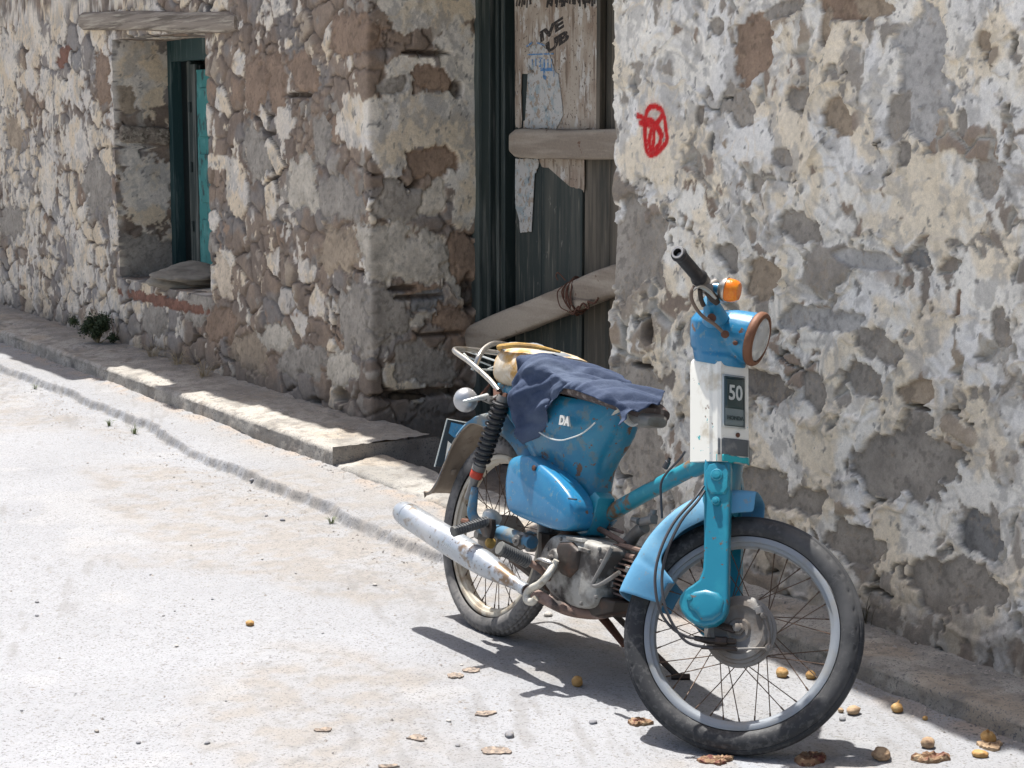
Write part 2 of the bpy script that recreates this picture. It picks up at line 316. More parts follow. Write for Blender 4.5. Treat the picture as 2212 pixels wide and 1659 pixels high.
col = mix(col, c_g, .55*speck*(.25+.75*patch))
col = mix(col, (.31, .30, .285), .7*ss(.0, .25, np.minimum(lip-n2, .25))*(.4+.6*fbm(s2*8, n2*8, 4, 4)))
col = mix(col, (.24, .23, .215), .75*edge*ss(.38, .60, fbm(s2*28, n2*28, 4, 5)))
col = mix(col, (.40, .31, .23), .6*np.exp(-((n2-.02)/.05)**2)*ss(.4, .7, fbm(s2*10, n2*10, 3, 0)))
col = mix(col, (.36, .36, .36), .45*ss(.66, .74, fbm(s2*3.5, n2*3.5, 5, 3)))
col = mix(col, (.36, .37, .38), .5*ss(.60, .68, fbm(s2*170+n2*60, n2*90, 2, 7))*ss(1.0, 2.2, n2)*ss(.45, .6, fbm(s2*1.2, n2*1.2, 2, 6)))
# a grey repair patch close to the front wheel
gs, gn = G(1640, 1650); d = np.hypot((s2-gs)/.20, (n2-gn)/.055)+.5*(fbm(s2*14, n2*14, 3, 2)-.5)
col = mix(col, (.33, .35, .38), .8*ss(1.05, .9, d)*(.6+.4*fbm(s2*60, n2*60, 2, 1)))
X = P0 + s2[..., None]*T + n2[..., None]*N + hz[..., None]*zz
road = tag(gridmesh('road', X, col, M_road), 'bright white concrete road with dusty beige stains', None, None, 'structure')
# flat land out to the horizon, a step below the road
mb = MB(); mb.add([SN(-150, -150, -.16), SN(150, -150, -.16), SN(150, 150, -.16), SN(-150, 150, -.16)], [(0, 1, 2, 3)])
tag(mb.build('ground', mat('far_ground', (.46, .43, .38), .95)), 'pale bare ground around the lane', None, None, 'structure')
def groundz(s, n):
    i = int(np.clip(np.searchsorted(s_, s), 0, len(s_)-1)); j = int(np.clip(np.searchsorted(n_, n), 0, len(n_)-1)); return float(hz[i, j])

# ------------------------------------------------------------------ kerbs and pavement (swept profiles)
def sweep(name, sA, sB, ds, prof, kind, label, tone, amp=.004, seed=0, endcap=None):
    L = [0]; pr = []                                              # resample the profile every ~8 mm
    for (a, b) in zip(prof[:-1], prof[1:]):
        k = max(2, int(math.dist(a, b)/.009)); pr += [(a[0]+(b[0]-a[0])*i/k, a[1]+(b[1]-a[1])*i/k) for i in range(k)]
    pr.append(prof[-1]); pr = np.array(pr); ss_ = np.arange(sA, sB+1e-6, ds)
    n2 = np.broadcast_to(pr[:, 0], (len(ss_), len(pr))).copy(); z2 = np.broadcast_to(pr[:, 1], (len(ss_), len(pr))).copy(); s2 = np.broadcast_to(ss_[:, None], n2.shape).copy()
    t = np.gradient(pr, axis=0); nn = np.stack([-t[:, 1], t[:, 0]], -1); nn /= np.linalg.norm(nn, axis=1)[:, None]
    q = np.cumsum(np.r_[0, np.hypot(*np.diff(pr, axis=0).T)])[None, :]
    h = amp*(fbm(s2*25, q*25+seed, 4, seed)-.5)*2+.010*(fbm(s2*3, q*6+seed, 3, seed+1)-.5)
    chip = ss(.62, .75, fbm(s2*9, q*9+5+seed, 4, seed+2)); h -= .008*chip
    top = ss(.02, .06, -n2)                                       # dirt and crumbs away from the kerb edge
    h += top*.014*fbm(s2*18, q*18, 4, seed+3)*ss(.05, .25, -n2)
    X = P0 + s2[..., None]*T + (n2 + ((z2 < prof[2][1]-.02)*1.)*h)[..., None]*N + (z2+((z2 >= prof[2][1]-.02)*1.)*h)[..., None]*zz
    c = mix(np.broadcast_to(np.array(tone), s2.shape+(3,)), np.array(tone)*.68, ss(.4, .65, fbm(s2*7, q*9, 5, seed+4)))
    c = mix(c, (.42, .34, .25), .5*ss(.55, .7, fbm(s2*4, q*5, 4, seed+5)))
    c = mix(c, (.20, .18, .155), .6*ss(.58, .68, fbm(s2*30, q*30, 3, seed+6)))
    c = mix(c, (.26, .235, .20), .55*top*ss(.12, .3, -n2)*(.5+.8*fbm(s2*12, q*12, 3, seed)))
    return tag(gridmesh(name, X, c, M_road), label, None, None, 'structure')
kp = lambda zt, back, bz: [(.006, -.06), (.002, zt-.014), (-.012, zt), (back, bz)]
sweep('kerb', -9, 0, .013, kp(.125, -.46, .135), 'structure', 'tall concrete kerb and pavement running along the left house', (.44, .41, .36), seed=0)
sweep('low_kerb', .003, 5.2, .012, kp(.066, -.225, .075), 'structure', 'low concrete kerb continuing past the door', (.43, .41, .37), seed=3)
sweep('pavement', 1.70, 5.2, .02, [(-.215, .05), (-.218, .07), (-.226, .078), (-.60, .08)], 'structure', 'narrow pavement below the right wall', (.38, .36, .33), seed=5)
# end face of the tall kerb
nn_, zz_ = np.meshgrid(lay((-.50, .009, .012)), lay((-.14, .131, .012)), indexing='ij')
hh = .003+.006*(fbm(nn_*20, zz_*20, 4, 2)-.5)
X = P0 + (-.001+hh)[..., None]*T + (nn_-.004)[..., None]*N + zz_[..., None]*zz
cc = mix(np.broadcast_to(np.array([.36, .33, .29]), nn_.shape+(3,)), (.17, .15, .13), ss(.35, .7, fbm(nn_*9, zz_*9, 4, 1)))
tag(gridmesh('kerb_end', X, cc, M_road), 'broken end face of the tall kerb', None, None, 'structure')
# floor of the door recess
s3, n3 = np.meshgrid(lay((-.55, 1.82, .016)), lay((-1.10, -.205, .016)), indexing='ij')
h3 = -.075+.06*ss(-.32, -.21, n3)+.03*(fbm(s3*7, n3*7, 5, 3)-.5)+.02*(fbm(s3*30, n3*30, 3, 1)-.5)
X = P0 + s3[..., None]*T + n3[..., None]*N + h3[..., None]*zz
tag(gridmesh('threshold', X, mix(np.broadcast_to(np.array([.20, .17, .14]), s3.shape+(3,)), (.26, .22, .18), ss(.4, .7, fbm(s3*16, n3*16, 4, 6))), M_road), 'sunken earth floor in front of the boarded door', None, None, 'structure')

# ------------------------------------------------------------------ rubble walls
LO, RO = -.42, -.22; SC = -.469; SR = 1.78; WD = .565; DN = LO-WD          # wall planes, corner positions, door plane n = DN
PL_W = np.array([.90, .855, .76]); PL_B = np.array([.80, .785, .755]); PL_C = np.array([.86, .73, .53])
PAL = dict(grey=(.34, .305, .26), dgrey=(.25, .22, .185), brown=(.29, .205, .145), red=(.23, .115, .08), light=(.54, .485, .40), cream=(.66, .55, .42), mortar=(.47, .45, .42), tan=(.39, .31, .225), slate=(.22, .215, .205))
def field(q, z, kind, patches, win=None):
    n5 = fbm(q*5, z*5, 3, 1); n18 = fbm(q*18, z*18, 3, 2); f40 = fbm(q*42, z*42, 4, 5)
    wx = q+.07*(n5-.5)+.035*(n18-.5)+.012*(f40-.5); wz = z+.07*(fbm(q*5+9, z*5+4, 3, 3)-.5)+.035*(fbm(q*18+3, z*18, 3, 4)-.5)+.012*(fbm(q*42+3, z*42, 4, 6)-.5)
    lx = q+.06*(n5-.5)+.015*(n18-.5); lz = z+.06*(fbm(q*5+9, z*5+4, 3, 3)-.5)+.015*(fbm(q*18+3, z*18, 2, 4)-.5)
    A = worley(lx/.26, lz/.17, 0) if kind == 'R' else worley(wx/.20, wz/.14, 2)
    Bc = worley(wx/.085, wz/.06, 4)
    e = A[1]-A[0]; eb = Bc[1]-Bc[0]; r1, r2, r3, r4 = (rid(A[2], k) for k in (1, 2, 3, 4)); rb = rid(Bc[2], 5)
    small = ss(.54, .62, fbm(q*3.3, z*3.3, 3, 5))
    ee = np.where(small > .5, eb, e)
    dome = np.sqrt(np.clip(1-(1-np.clip(e/.55, 0, 1))**2, 0, 1)); domeb = np.sqrt(np.clip(1-(1-np.clip(eb/.5, 0, 1))**2, 0, 1))
    big = dome*((.012+.026*r2) if kind == 'R' else (.010+.026*r2)); sm = domeb*(.005+.014*rb)
    tilt = 0
    h = (big+tilt)*(1-.7*small)+sm*(.2+.8*small)
    h += .005*(fbm(q*30, z*30, 4, 6)-.5)*2+.004*(f40-.5)+.03*(fbm(q*1.1, z*1.1, 2, 7)-.5)
    gs = mix(np.array(PAL['grey']), np.array(PAL['brown']), ss(.5, .62, r1)*(.65 if kind == 'R' else 1)); gs = mix(gs, PAL['dgrey'], ss(.75, .85, r3)*.8)
    if kind == 'L': gs = mix(gs, PAL['red'], ss(.93, .97, r4)*.6)
    gs = mix(gs, PAL['tan'], ss(.74, .84, r2)*.7); gs = gs*(.72+.62*fbm(q*15, z*15, 5, 2))[..., None]
    n1 = fbm(wx*6.0, wz*5.0, 5, 3); n2_ = fbm(wx*17, wz*12, 5, 0); n3_ = fbm(wx*38, wz*26, 4, 2)
    if kind == 'R':
        mort = np.array([.52, .49, .43]); cov = .26*n1+.44*n2_+.30*n3_+.09*(r4-.5)+.04*(fbm(q*1.3, z*1.3, 2, 4)-.5)*2
        dens = .560-ss(.9, .3, z)*.014-ss(.45, .05, z)*.012+.014*ss(.7, 1.4, z)
    else:
        mort = np.array([.25, .20, .16]); wleft = ss(-2.1, -3.2, q)
        cov = .34*fbm(wx*10, wz*6.5, 4, 3)+.36*fbm(wx*22, wz*11, 4, 0)+.30*n3_+.05*(r4-.5); dens = .385+.080*wleft-.045*ss(.8, .2, z)*(1-wleft)
    c = mix(gs, mort*(.72+.55*fbm(q*20, z*20, 4, 3))[..., None], ss(.20, .08, ee))
    if kind == 'L':                                               # mud render smears over much of the stone face
        mud = ss(.37, .43, .6*fbm(wx*5+20, wz*5, 4, 5)+.4*n18)*(1-.25*wleft)
        mc = mix(np.array([.285, .215, .16]), np.array([.20, .155, .122]), ss(.35, .65, fbm(q*7, z*7, 5, 2))); mc = mix(mc, (.23, .22, .21), ss(.5, .62, fbm(q*4+7, z*6, 3, 1))*.7); mc = mc*(.75+.5*f40)[..., None]
        c = mix(c, mc, .92*mud); h = h*(1-.62*mud)+.010*mud
        gr = ss(.5, .58, fbm(q*3, z*3+5, 3, 6))*wleft; c = mix(c, (.33, .32, .31), .5*gr)
    und0 = .03*(fbm(q*1.1, z*1.1, 2, 7)-.5)*2
    m = ss(dens+.007, dens-.007, cov)
    if kind == 'L':                                               # whole stones still wearing their lime
        cp = ss(.86-.32*wleft, .88-.32*wleft, r4)*ss(.05, .12, e-.10*(f40-.3))*ss(.40, .46, .5*n18+.5*fbm(wx*9+3, wz*7, 4, 6)+.06)
        cb = ss(.92-.16*wleft, .94-.16*wleft, rb)*ss(.05, .14, eb)*(small > .5)
        m = np.maximum(m*ss(.35, .45, fbm(q*3+5, z*3, 3, 2)), np.maximum(cp, cb))
    if kind == 'R':                                               # stone faces and chips showing through the lime
        fa = ss(.84, .87, r4)*ss(1.9, 1.3, z+.6*(n5-.5))*ss(.26, .31, e+.30*(n18-.5)+.22*(f40-.5)); fb = ss(.88, .90, rb)*ss(.16, .22, eb+.25*(f40-.5)); fc = ss(.55, .62, fbm(q*2.2+8, z*2.2, 3, 2)+.06)
        m = m*(1-fa)*(1-fb*fc)
    m = m+0*m                             # lime coat
    rn = np.abs(fbm(wx*5.5+3, wz*7+7, 3, 4)-.5); ridge = ss(.85, 1.0, 1-rn*4.2)
    crk = ss(.93, 1.0, 1-np.abs(fbm(wx*7+31, wz*8+3, 4, 5)-.5)*9)*ss(.45, .55, fbm(q*5, z*5+9, 3, 3)); rn2 = np.abs(fbm(wx*13+3, wz*14+7, 2, 1)-.5); ridge2 = ss(.8, 1.0, 1-rn2*4.5)
    lum = .84+.30*fbm(q*9, z*9, 5, 6)
    pc = mix(PL_W, PL_B, ss(.45, .60, fbm(q*4.5, z*4.5, 5, 1))*.6); pc = mix(pc, PL_C, ss(.50, .62, fbm(q*8+5, z*7, 5, 7))*.75)
    if kind == 'L': pc = pc*mix(np.array([.84, .79, .74]), np.array([1., .97, .93]), ss(-.12, .05, q)*(q < 5))  # lime painted lighter on the doorway reveal, making up for the weak light there
    pc = pc*lum[..., None]
    gz = ss(.53, .60, .6*fbm(wx*14, wz*11, 4, 5)+.4*fbm(wx*50, wz*40, 3, 6)); pc = mix(pc, (.42, .40, .37), .6*gz); pc = mix(pc, (.20, .19, .18), .8*ss(.66, .70, .5*fbm(wx*34, wz*26, 3, 3)+.5*fbm(wx*70, wz*60, 3, 1)))
    pt = np.zeros_like(q); fl = np.zeros_like(q)                                         # hand placed features
    rag = .62*(fbm(q*11, z*11, 3, 2)-.5)+.42*(n18-.5)+.34*(f40-.5)
    for (q0, z0, a, b, k) in patches:
        if k[0] != 'P': continue
        d = np.hypot((q-q0)/a, (z-z0)/b)+rag; t = ss(1.03, .97, d); m = np.maximum(m, t); fl = np.maximum(fl, t)
    for (q0, z0, a, b, k) in patches:
        if k[0] in 'PH': continue
        x_ = (q-q0)/a; y_ = (z-z0)/b; an = q0*37 % 3.1; sk = .35*math.sin(an*5); x_ = x_+sk*y_
        d = (np.abs(x_)**2.3+np.abs(y_)**2.3)**(1/2.3)*.96+rag*1.15+.5*(fbm(q*22+q0*3, z*22, 3, 6)-.5); t = ss(1.03, .97, d); m = m*(1-t); fl = fl*(1-t); pt = np.maximum(pt, t)
        cc = np.array(PAL[k])*(.66+.68*fbm(q*16, z*16, 5, 3))[..., None]; cc = mix(cc, np.array(PAL[k])*.55, .6*ss(.60, .68, fbm(q*60, z*60, 3, 3)))
        top = .016 if kind == 'L' else .004
        c = mix(c, cc, t); h = h*(1-t)+t*(.5*und0+top*ss(1.1, .75, d)+.005*(fbm(q*40, z*40, 4, 5)-.5)+.012*(fbm(q*7+q0*9, z*7, 3, 1)-.5))
    und = .014*(fbm(q*7, z*8, 3, 6)-.5)
    rib = np.exp(-(e/.13)**2)*ss(.42, .56, fbm(q*3.1+5, z*3.1, 3, 0)) if kind == 'R' else 0
    hp = .016*rib*(1-fl)+(.50 if kind == 'R' else .6)*((big if kind == 'R' else h-.004*(f40-.5)))+(.03*(fbm(q*1.1, z*1.1, 2, 7)-.5)*(kind == 'R'))+(.008 if kind == 'R' else .007)+(.013 if kind == 'R' else .004)*ridge*(1-fl)-.007*crk*(1-.6*fl)+(.0035 if kind == 'R' else .002)*ridge2*(1-fl*.7)+.006*(fbm(q*12, z*12, 2, 3)-.5)+und
    hp = hp*(1-.7*fl)+.7*fl*(.018+und*.5)
    if kind == 'L': c = c*(1+.35*ss(-.02, .1, q)*(q < 5))[..., None]  # reveal stones brightened too: missing light put into their colour
    H = h*(1-m)+(hp if kind == 'R' else np.maximum(hp, h*.5+.004))*m
    if kind == 'R': H = (H-.004*(1-m)*(1-pt))*.74
    C = mix(c, pc, m)
    if kind == 'R': C = mix(C, (.36, .34, .31), .55*m*(1-fl)*np.exp(-((e-.24)/.05)**2)*ss(.45, .6, fbm(q*6, z*6, 4, 2)))
    C = mix(C, PL_C*.92, .6*np.maximum(ridge, ridge2*.7)*m*ss(.42, .56, fbm(q*12, z*12, 3, 0)))
    C = mix(C, (.42, .32, .21), .35*np.exp(-((cov-dens+.010)/.012)**2)*(1-fl)*(1 if kind == 'R' else .4))
    hole = ss(.09, .04, ee)*ss(*((.54, .60) if kind == 'R' else (.60, .66)), fbm(q*6+70, z*6, 3, 6))*(1-m)*(1-pt)
    H = H-.030*hole; C = mix(C, (.12, .095, .075), .7*hole)
    jd = ss(.10, .02, ee)*(1-pt)*(1-fl); C = mix(C, C*.55, (.55 if kind == 'L' else .35)*jd*ss(.35, .55, fbm(q*9, z*9, 3, 5))); H = H-(.012 if kind == 'L' else .006)*jd*(1-m)
    for (q0, z0, a, b, k) in patches:
        if k[0] != 'H': continue
        d = np.hypot((q-q0)/a, (z-z0)/b)+rag; t = ss(1.1, .8, d); dep = float(k[1:] or 60)/1000
        H = H-dep*t; C = mix(C, (.12, .09, .07), .8*t)
    # crumbly dirt band at the foot
    C = mix(C, (.20, .17, .14), .6*ss(.36, .14, z+.2*(fbm(q*7, z*7, 4, 1)-.3)))
    return H, C
def pR(u, v, ru, rv, k):
    s, z = W(u, v, RO); s1, _ = W(u+ru, v, RO); _, z1 = W(u, v-rv, RO); return (s-SR, z, abs(s1-s), abs(z1-z), k)
def pL(u, v, ru, rv, k):
    s, z = W(u, v, LO); s1, _ = W(u+ru, v, LO); _, z1 = W(u, v-rv, LO); return (s-SC, z, abs(s1-s), abs(z1-z), k)
def pV(u, v, ru, rv, k):                                          # on the door reveal left of the door
    n, z = WT(u, v, SC); n1, _ = WT(u+ru, v, SC); _, z1 = WT(u, v-rv, SC); return (LO-n, z, abs(n1-n), abs(z1-z), k)
patR = [pR(*a) for a in [(1410, 290, 72, 115, 'P'), (2050, 425, 95, 90, 'P'), (1480, 560, 42, 80, 'P'), (1560, 130, 35, 80, 'P'), (2130, 640, 70, 90, 'P'), (1720, 960, 90, 60, 'P'), (2110, 1030, 60, 60, 'P'),
    (1372, 60, 50, 75, 'P'), (1640, 290, 70, 60, 'P'), (1860, 330, 60, 50, 'P'), (2110, 200, 60, 90, 'P'), (2000, 20, 90, 30, 'P'), (1950, 1180, 60, 60, 'P'),
    (1383, 535, 62, 112, 'grey'), (1638, 100, 42, 75, 'brown'), (1648, 612, 38, 45, 'tan'), (1612, 235, 30, 34, 'grey'), (1737, 213, 26, 22, 'grey'), (1822, 250, 32, 40, 'tan'), (1735, 495, 48, 42, 'grey'),
    (2005, 150, 55, 140, 'mortar'), (1952, 250, 22, 60, 'grey'), (1830, 20, 40, 25, 'brown'), (1900, 15, 40, 30, 'tan'), (1700, 20, 40, 22, 'grey'), (1580, 560, 20, 30, 'grey'), (2000, 560, 26, 22, 'slate'),
    (1664, 833, 58, 27, 'dgrey'), (1766, 843, 26, 42, 'grey'), (1873, 823, 40, 34, 'grey'), (1975, 1000, 112, 74, 'grey'), (1995, 846, 36, 30, 'tan'), (2002, 908, 32, 24, 'grey'), (2170, 706, 20, 42, 'grey'), (2078, 660, 7, 34, 'brown'),
    (2060, 1262, 100, 56, 'grey'), (1840, 1170, 55, 42, 'grey'), (1390, 830, 45, 50, 'grey'), (1395, 970, 45, 110, 'grey'), (1650, 1050, 60, 40, 'grey'), (1755, 1080, 40, 34, 'grey'), (1900, 740, 55, 40, 'grey'), (1965, 330, 12, 30, 'grey'), (2140, 380, 22, 40, 'grey'),
    (1512, 350, 9, 34, 'grey'), (1545, 310, 8, 22, 'slate'), (1520, 250, 12, 22, 'dgrey'), (1640, 395, 12, 20, 'grey'), (1700, 340, 20, 20, 'grey'), (1875, 560, 60, 20, 'mortar'), (1780, 690, 90, 26, 'mortar'), (2120, 1160, 50, 40, 'slate'), (1555, 60, 16, 20, 'grey'), (1795, 60, 10, 40, 'tan'), (2090, 270, 10, 26, 'grey'), (2140, 90, 16, 22, 'tan'),
    (1411, 712, 13, 34, 'H70'), (1997, 880, 30, 6, 'H70'), (1395, 790, 26, 6, 'H50')]]
# graffiti strokes on the right wall, in wall coordinates
gra = [[(1423, 229), (1436, 237), (1442, 252), (1445, 280), (1447, 302), (1436, 320), (1417, 334), (1405, 328), (1401, 302), (1400, 270), (1404, 245), (1413, 232), (1424, 229)],
       [(1386, 250), (1400, 256), (1417, 262), (1429, 276), (1436, 292)], [(1438, 250), (1426, 266), (1416, 278), (1410, 290), (1409, 312), (1414, 330)], [(1414, 272), (1426, 278), (1433, 298), (1430, 312), (1420, 324)], [(1390, 266), (1408, 270), (1420, 272)], [(1417, 276), (1418, 300), (1415, 330)]]
def graffiti(s, z, C):
    D = np.full(s.shape, 9.)
    for st in gra:
        pp = spline([np.array(W(*p, RO)) for p in st], 6)
        for a, b in zip(pp[:-1], pp[1:]):
            ab = b-a; t = np.clip(((s-a[0])*ab[0]+(z-a[1])*ab[1])/max(ab @ ab, 1e-9), 0, 1); D = np.minimum(D, np.hypot(s-a[0]-t*ab[0], (z-a[1]-t*ab[1])))
    D = D+.004*(fbm(s*120, z*120, 2, 3)-.5)
    a = ss(.0135, .0065, D)*.96+.30*ss(.035, .0, D)*ss(.35, .65, fbm(s*150, z*150, 3, 2)); return mix(C, (.60, .010, .012), np.clip(a, 0, 1))
def wall_sheet(q, z, path, kind, patches, mask=None, post=None, extra=None):
    q2, z2 = np.meshgrid(q, z, indexing='ij'); H, C = field(q2, z2, kind, patches)
    base, nrm = path(q2, z2)
    if extra is not None: H = H+extra(q2, z2)
    X = base + nrm*H[..., None]
    X[..., 2] = z2 + .25*H*0
    if post: C = post(q2, z2, C)
    return X, C, q2, z2
# right wall: reveal of the doorway (q<0) and street face (q>0)
def pathR(q, z):
    cz = .02*(fbm(z*4, z*0, 3, 5)-.5); rr = .03
    s = np.where(q > 0, SR+q, SR); n = np.where(q > 0, RO, RO+q)
    k = ss(-rr, rr, q); nx = -T*(1-k)[..., None]+N*k[..., None]; nx = nx/np.linalg.norm(nx, axis=-1, keepdims=True)
    return P0 + (s+cz)[..., None]*T + n[..., None]*N + z[..., None]*zz, nx
q = lay((-.85, -.1, .03), (-.1, 2.12, .0052), (2.12, 2.6, .015), (2.6, 8, .08)); z = lay((-.12, .0, .02), (.0, 1.95, .0052), (1.95, 3.25, .05))
X, C, q2, z2 = wall_sheet(q, z, pathR, 'R', patR, post=lambda a, b, c: graffiti(a+SR, b, c))
wallR = gridmesh('stone_wall', X, C, M_wall)
tag(wallR, 'whitewashed rubble stone wall with red spray scrawl, right of the door', 'wall')
# left wall: street face (q<0) and doorway reveal (q>0)
def pathL(q, z):
    cz = .03*(fbm(z*3.5+8, z*0, 3, 2)-.5); rr = .03
    s = np.where(q < 0, SC+q, SC); n = np.where(q < 0, LO, LO-q)
    k = ss(-rr, rr, q); nx = N*(1-k)[..., None]+T*k[..., None]; nx = nx/np.linalg.norm(nx, axis=-1, keepdims=True)
    return P0 + (s+cz*ss(-.5, 0, q))[..., None]*T + n[..., None]*N + z[..., None]*zz, nx
patL = [pL(*a) for a in [(770, 265, 35, 60, 'P'), (619, 262, 16, 42, 'P'), (663, 156, 33, 42, 'brown'), (765, 75, 50, 45, 'brown'), (662, 395, 32, 55, 'light'), (740, 430, 42, 45, 'grey'), (745, 545, 40, 50, 'tan'), (485, 600, 22, 45, 'cream'), (480, 350, 30, 18, 'P'), (515, 400, 22, 60, 'P'), (600, 170, 20, 60, 'brown'),
    (560, 180, 24, 70, 'brown'), (700, 300, 20, 60, 'grey'), (560, 330, 26, 60, 'grey'), (600, 730, 40, 30, 'light'), (660, 780, 50, 36, 'grey'), (540, 760, 40, 40, 'tan'), (480, 700, 34, 40, 'brown'), (430, 660, 30, 40, 'grey'), (340, 690, 30, 40, 'grey'), (740, 800, 30, 40, 'light'),
    (790, 690, 50, 70, 'grey'), (350, 650, 90, 12, 'red'), (20, 150, 22, 45, 'P'), (70, 60, 22, 50, 'P'), (130, 40, 20, 50, 'P'), (70, 170, 22, 22, 'P'), (165, 190, 14, 38, 'P'), (143, 120, 12, 22, 'red'), (215, 410, 30, 55, 'grey'), (170, 310, 26, 60, 'P'), (95, 100, 12, 22, 'P'), (30, 480, 30, 40, 'grey'), (180, 560, 16, 60, 'P'), (35, 290, 18, 40, 'tan'), (230, 170, 16, 60, 'brown'), (110, 390, 18, 60, 'P'), (745, 855, 20, 16, 'H60'), (690, 868, 12, 10, 'H50'), (650, 205, 30, 6, 'H40')]] + \
    [pV(*a) for a in [(900, 265, 150, 62, 'P'), (995, 250, 45, 250, 'P'), (930, 25, 120, 38, 'P'), (883, 147, 52, 26, 'P'), (990, 90, 44, 18, 'P'), (850, 330, 40, 55, 'P'), (940, 172, 44, 26, 'brown'), (845, 185, 28, 20, 'grey'), (918, 352, 52, 38, 'brown'), (860, 432, 52, 44, 'grey'), (935, 430, 24, 40, 'light'),
    (880, 552, 100, 62, 'light'), (984, 606, 26, 42, 'light'), (921, 645, 36, 22, 'slate'), (985, 690, 44, 34, 'brown'), (835, 676, 40, 50, 'grey'), (915, 785, 62, 52, 'grey'), (838, 812, 18, 24, 'P'), (1000, 560, 30, 60, 'brown'), (900, 690, 16, 14, 'light'), (930, 960, 50, 70, 'dgrey'), (1000, 960, 40, 60, 'brown'),
    (925, 114, 52, 5, 'H45'), (985, 190, 14, 22, 'H40'), (905, 640, 60, 6, 'H30'), (870, 622, 30, 8, 'H40'), (955, 720, 60, 5, 'H30'), (1010, 640, 18, 50, 'H40'), (910, 850, 110, 12, 'H60'), (890, 1010, 130, 40, 'H90')]]
sWL, sWR = -3.85, -2.36; zWT, zWB = 1.945, .535
q = lay((-9.5, -6.6, .05), (-6.6, -.35, .0105), (-.35, .62, .0055)); z = lay((-.14, .0, .02), (.0, 2.12, .0085), (2.12, 3.25, .05))
qa, qb = sWL-SC, sWR-SC
q = np.unique(np.round(np.concatenate([q, [qa, qb]]), 5)); z = np.unique(np.round(np.concatenate([z, [zWT, zWB]]), 5))
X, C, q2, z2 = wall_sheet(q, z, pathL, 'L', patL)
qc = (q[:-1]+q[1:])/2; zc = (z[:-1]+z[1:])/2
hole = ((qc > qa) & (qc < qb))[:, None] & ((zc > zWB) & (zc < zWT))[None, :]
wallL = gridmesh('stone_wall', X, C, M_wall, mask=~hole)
tag(wallL, 'brown rubble stone wall with peeling lime, around the green window', 'wall')
# window reveals share the field, so they meet the face exactly at the edge
def face_edge(qv, zv):                                            # displaced points on the face along an edge
    H, C = field(qv, zv, 'L', patL); b, n = pathL(qv, zv); Xe = b + n*H[..., None]; Xe[..., 2] = zv; return Xe, C, H
patRev = []
for (u, v, ru, rv, k) in [(310, 160, 60, 85, 'P'), (320, 410, 50, 90, 'P'), (275, 215, 22, 30, 'tan'), (320, 560, 70, 50, 'grey')]:
    n_0, z_0 = WT(u, v, sWL); n_1, _ = WT(u+ru, v, sWL); _, z_1 = WT(u, v-rv, sWL); patRev.append((LO-n_0+40, z_0, abs(n_1-n_0), abs(z_1-z_0), k))
zs = z[(z >= zWB-1e-6) & (z <= zWT+1e-6)]; DW = .43
def reveal(edgeq, edgez, inward, dirn, sign):
    w_ = np.linspace(0, DW, 44); a2, w2 = np.meshgrid(np.arange(len(edgeq)), w_, indexing='ij')
    eq = edgeq[a2]; ez = edgez[a2]; Xe, Ce, He = face_edge(edgeq, edgez)
    if dirn == 'v': Hf, Cf = field(w2+40, ez, 'L', patRev)
    else: Hf, Cf = field(eq+60, w2+3, 'L', [])
    k = ss(0, .05, w2); X = Xe[a2] - N*(w2)[..., None] + np.array(inward)*((Hf-.012)*k*.55)[..., None] + N*(-He[a2]*k*0)[..., None]
    return X, mix(Ce[a2], Cf, k)
o1 = gridmesh('window_reveal', *reveal(np.full(len(zs), qa), zs, T, 'v', 1), M_wall, wallL)
o2 = gridmesh('window_reveal', *reveal(np.full(len(zs), qb), zs, -T, 'v', 1), M_wall, wallL)
qs = q[(q >= qa-1e-6) & (q <= qb+1e-6)]
o3 = gridmesh('window_sill', *reveal(qs, np.full(len(qs), zWB), zz*.8, 'h', 1), M_wall, wallL)
o4 = gridmesh('window_head', *reveal(qs, np.full(len(qs), zWT), -zz, 'h', 1), M_wall, wallL)
# wooden lintel, embedded timber, wood in the broken reveal
def timber(name, p, q_, up, hw, hh, mat_, parent, seed=0, n=26, taper=.85):
    p = np.array(p, float); q_ = np.array(q_, float); t = (q_-p)/np.linalg.norm(q_-p); up = np.array(up, float); up -= t*(up @ t); up /= np.linalg.norm(up); sd = np.cross(t, up); secs = []
    for i in range(n):
        f = i/(n-1); c = p+(q_-p)*f; ring_ = []
        for k in range(20):
            a = 2*math.pi*k/20; cx = math.copysign(abs(math.cos(a))**.45, math.cos(a)); cy = math.copysign(abs(math.sin(a))**.45, math.sin(a))
            w_ = 1+.16*(float(fbm(np.array(f*5+seed), np.array(k*.9), 3, seed))-.5); e = 1-.35*(max(0, abs(f-.5)-.47)/.03)
            ring_.append(c+(sd*cx*hw*e+up*cy*hh*e)*w_+up*.25*hh*(float(fbm(np.array(f*3+seed*3), np.array(1.), 2, 1))-.5))
        secs.append(ring_)
    return MB().loft(secs).build(name, mat_, parent, angle=60)
a, b = W(180, 46, LO), W(515, 44, LO)
timber('lintel', SN(a[0], LO+.0, a[1]), SN(b[0]+.02, LO+.0, b[1]-.01), zz, .05, .055, M_wood, wallL, 1)
a, b = WT(258, 287, sWL), WT(366, 297, sWL)
timber('embedded_timber', SN(sWL-.0, a[0], a[1]), SN(sWL-.0, b[0], b[1]), zz, .02, .05, M_wood, wallL, 2)
a, b = WT(850, 870, SC), WT(1020, 885, SC)
timber('embedded_timber', SN(SC-.06, a[0], a[1]), SN(SC-.06, b[0], b[1]), zz, .05, .045, mat('rotten_timber', (.10, .075, .05), .9, spots=[((.04, .03, .025), 20, .45, .65)], bump=[(60, .003)]), wallL, 3)
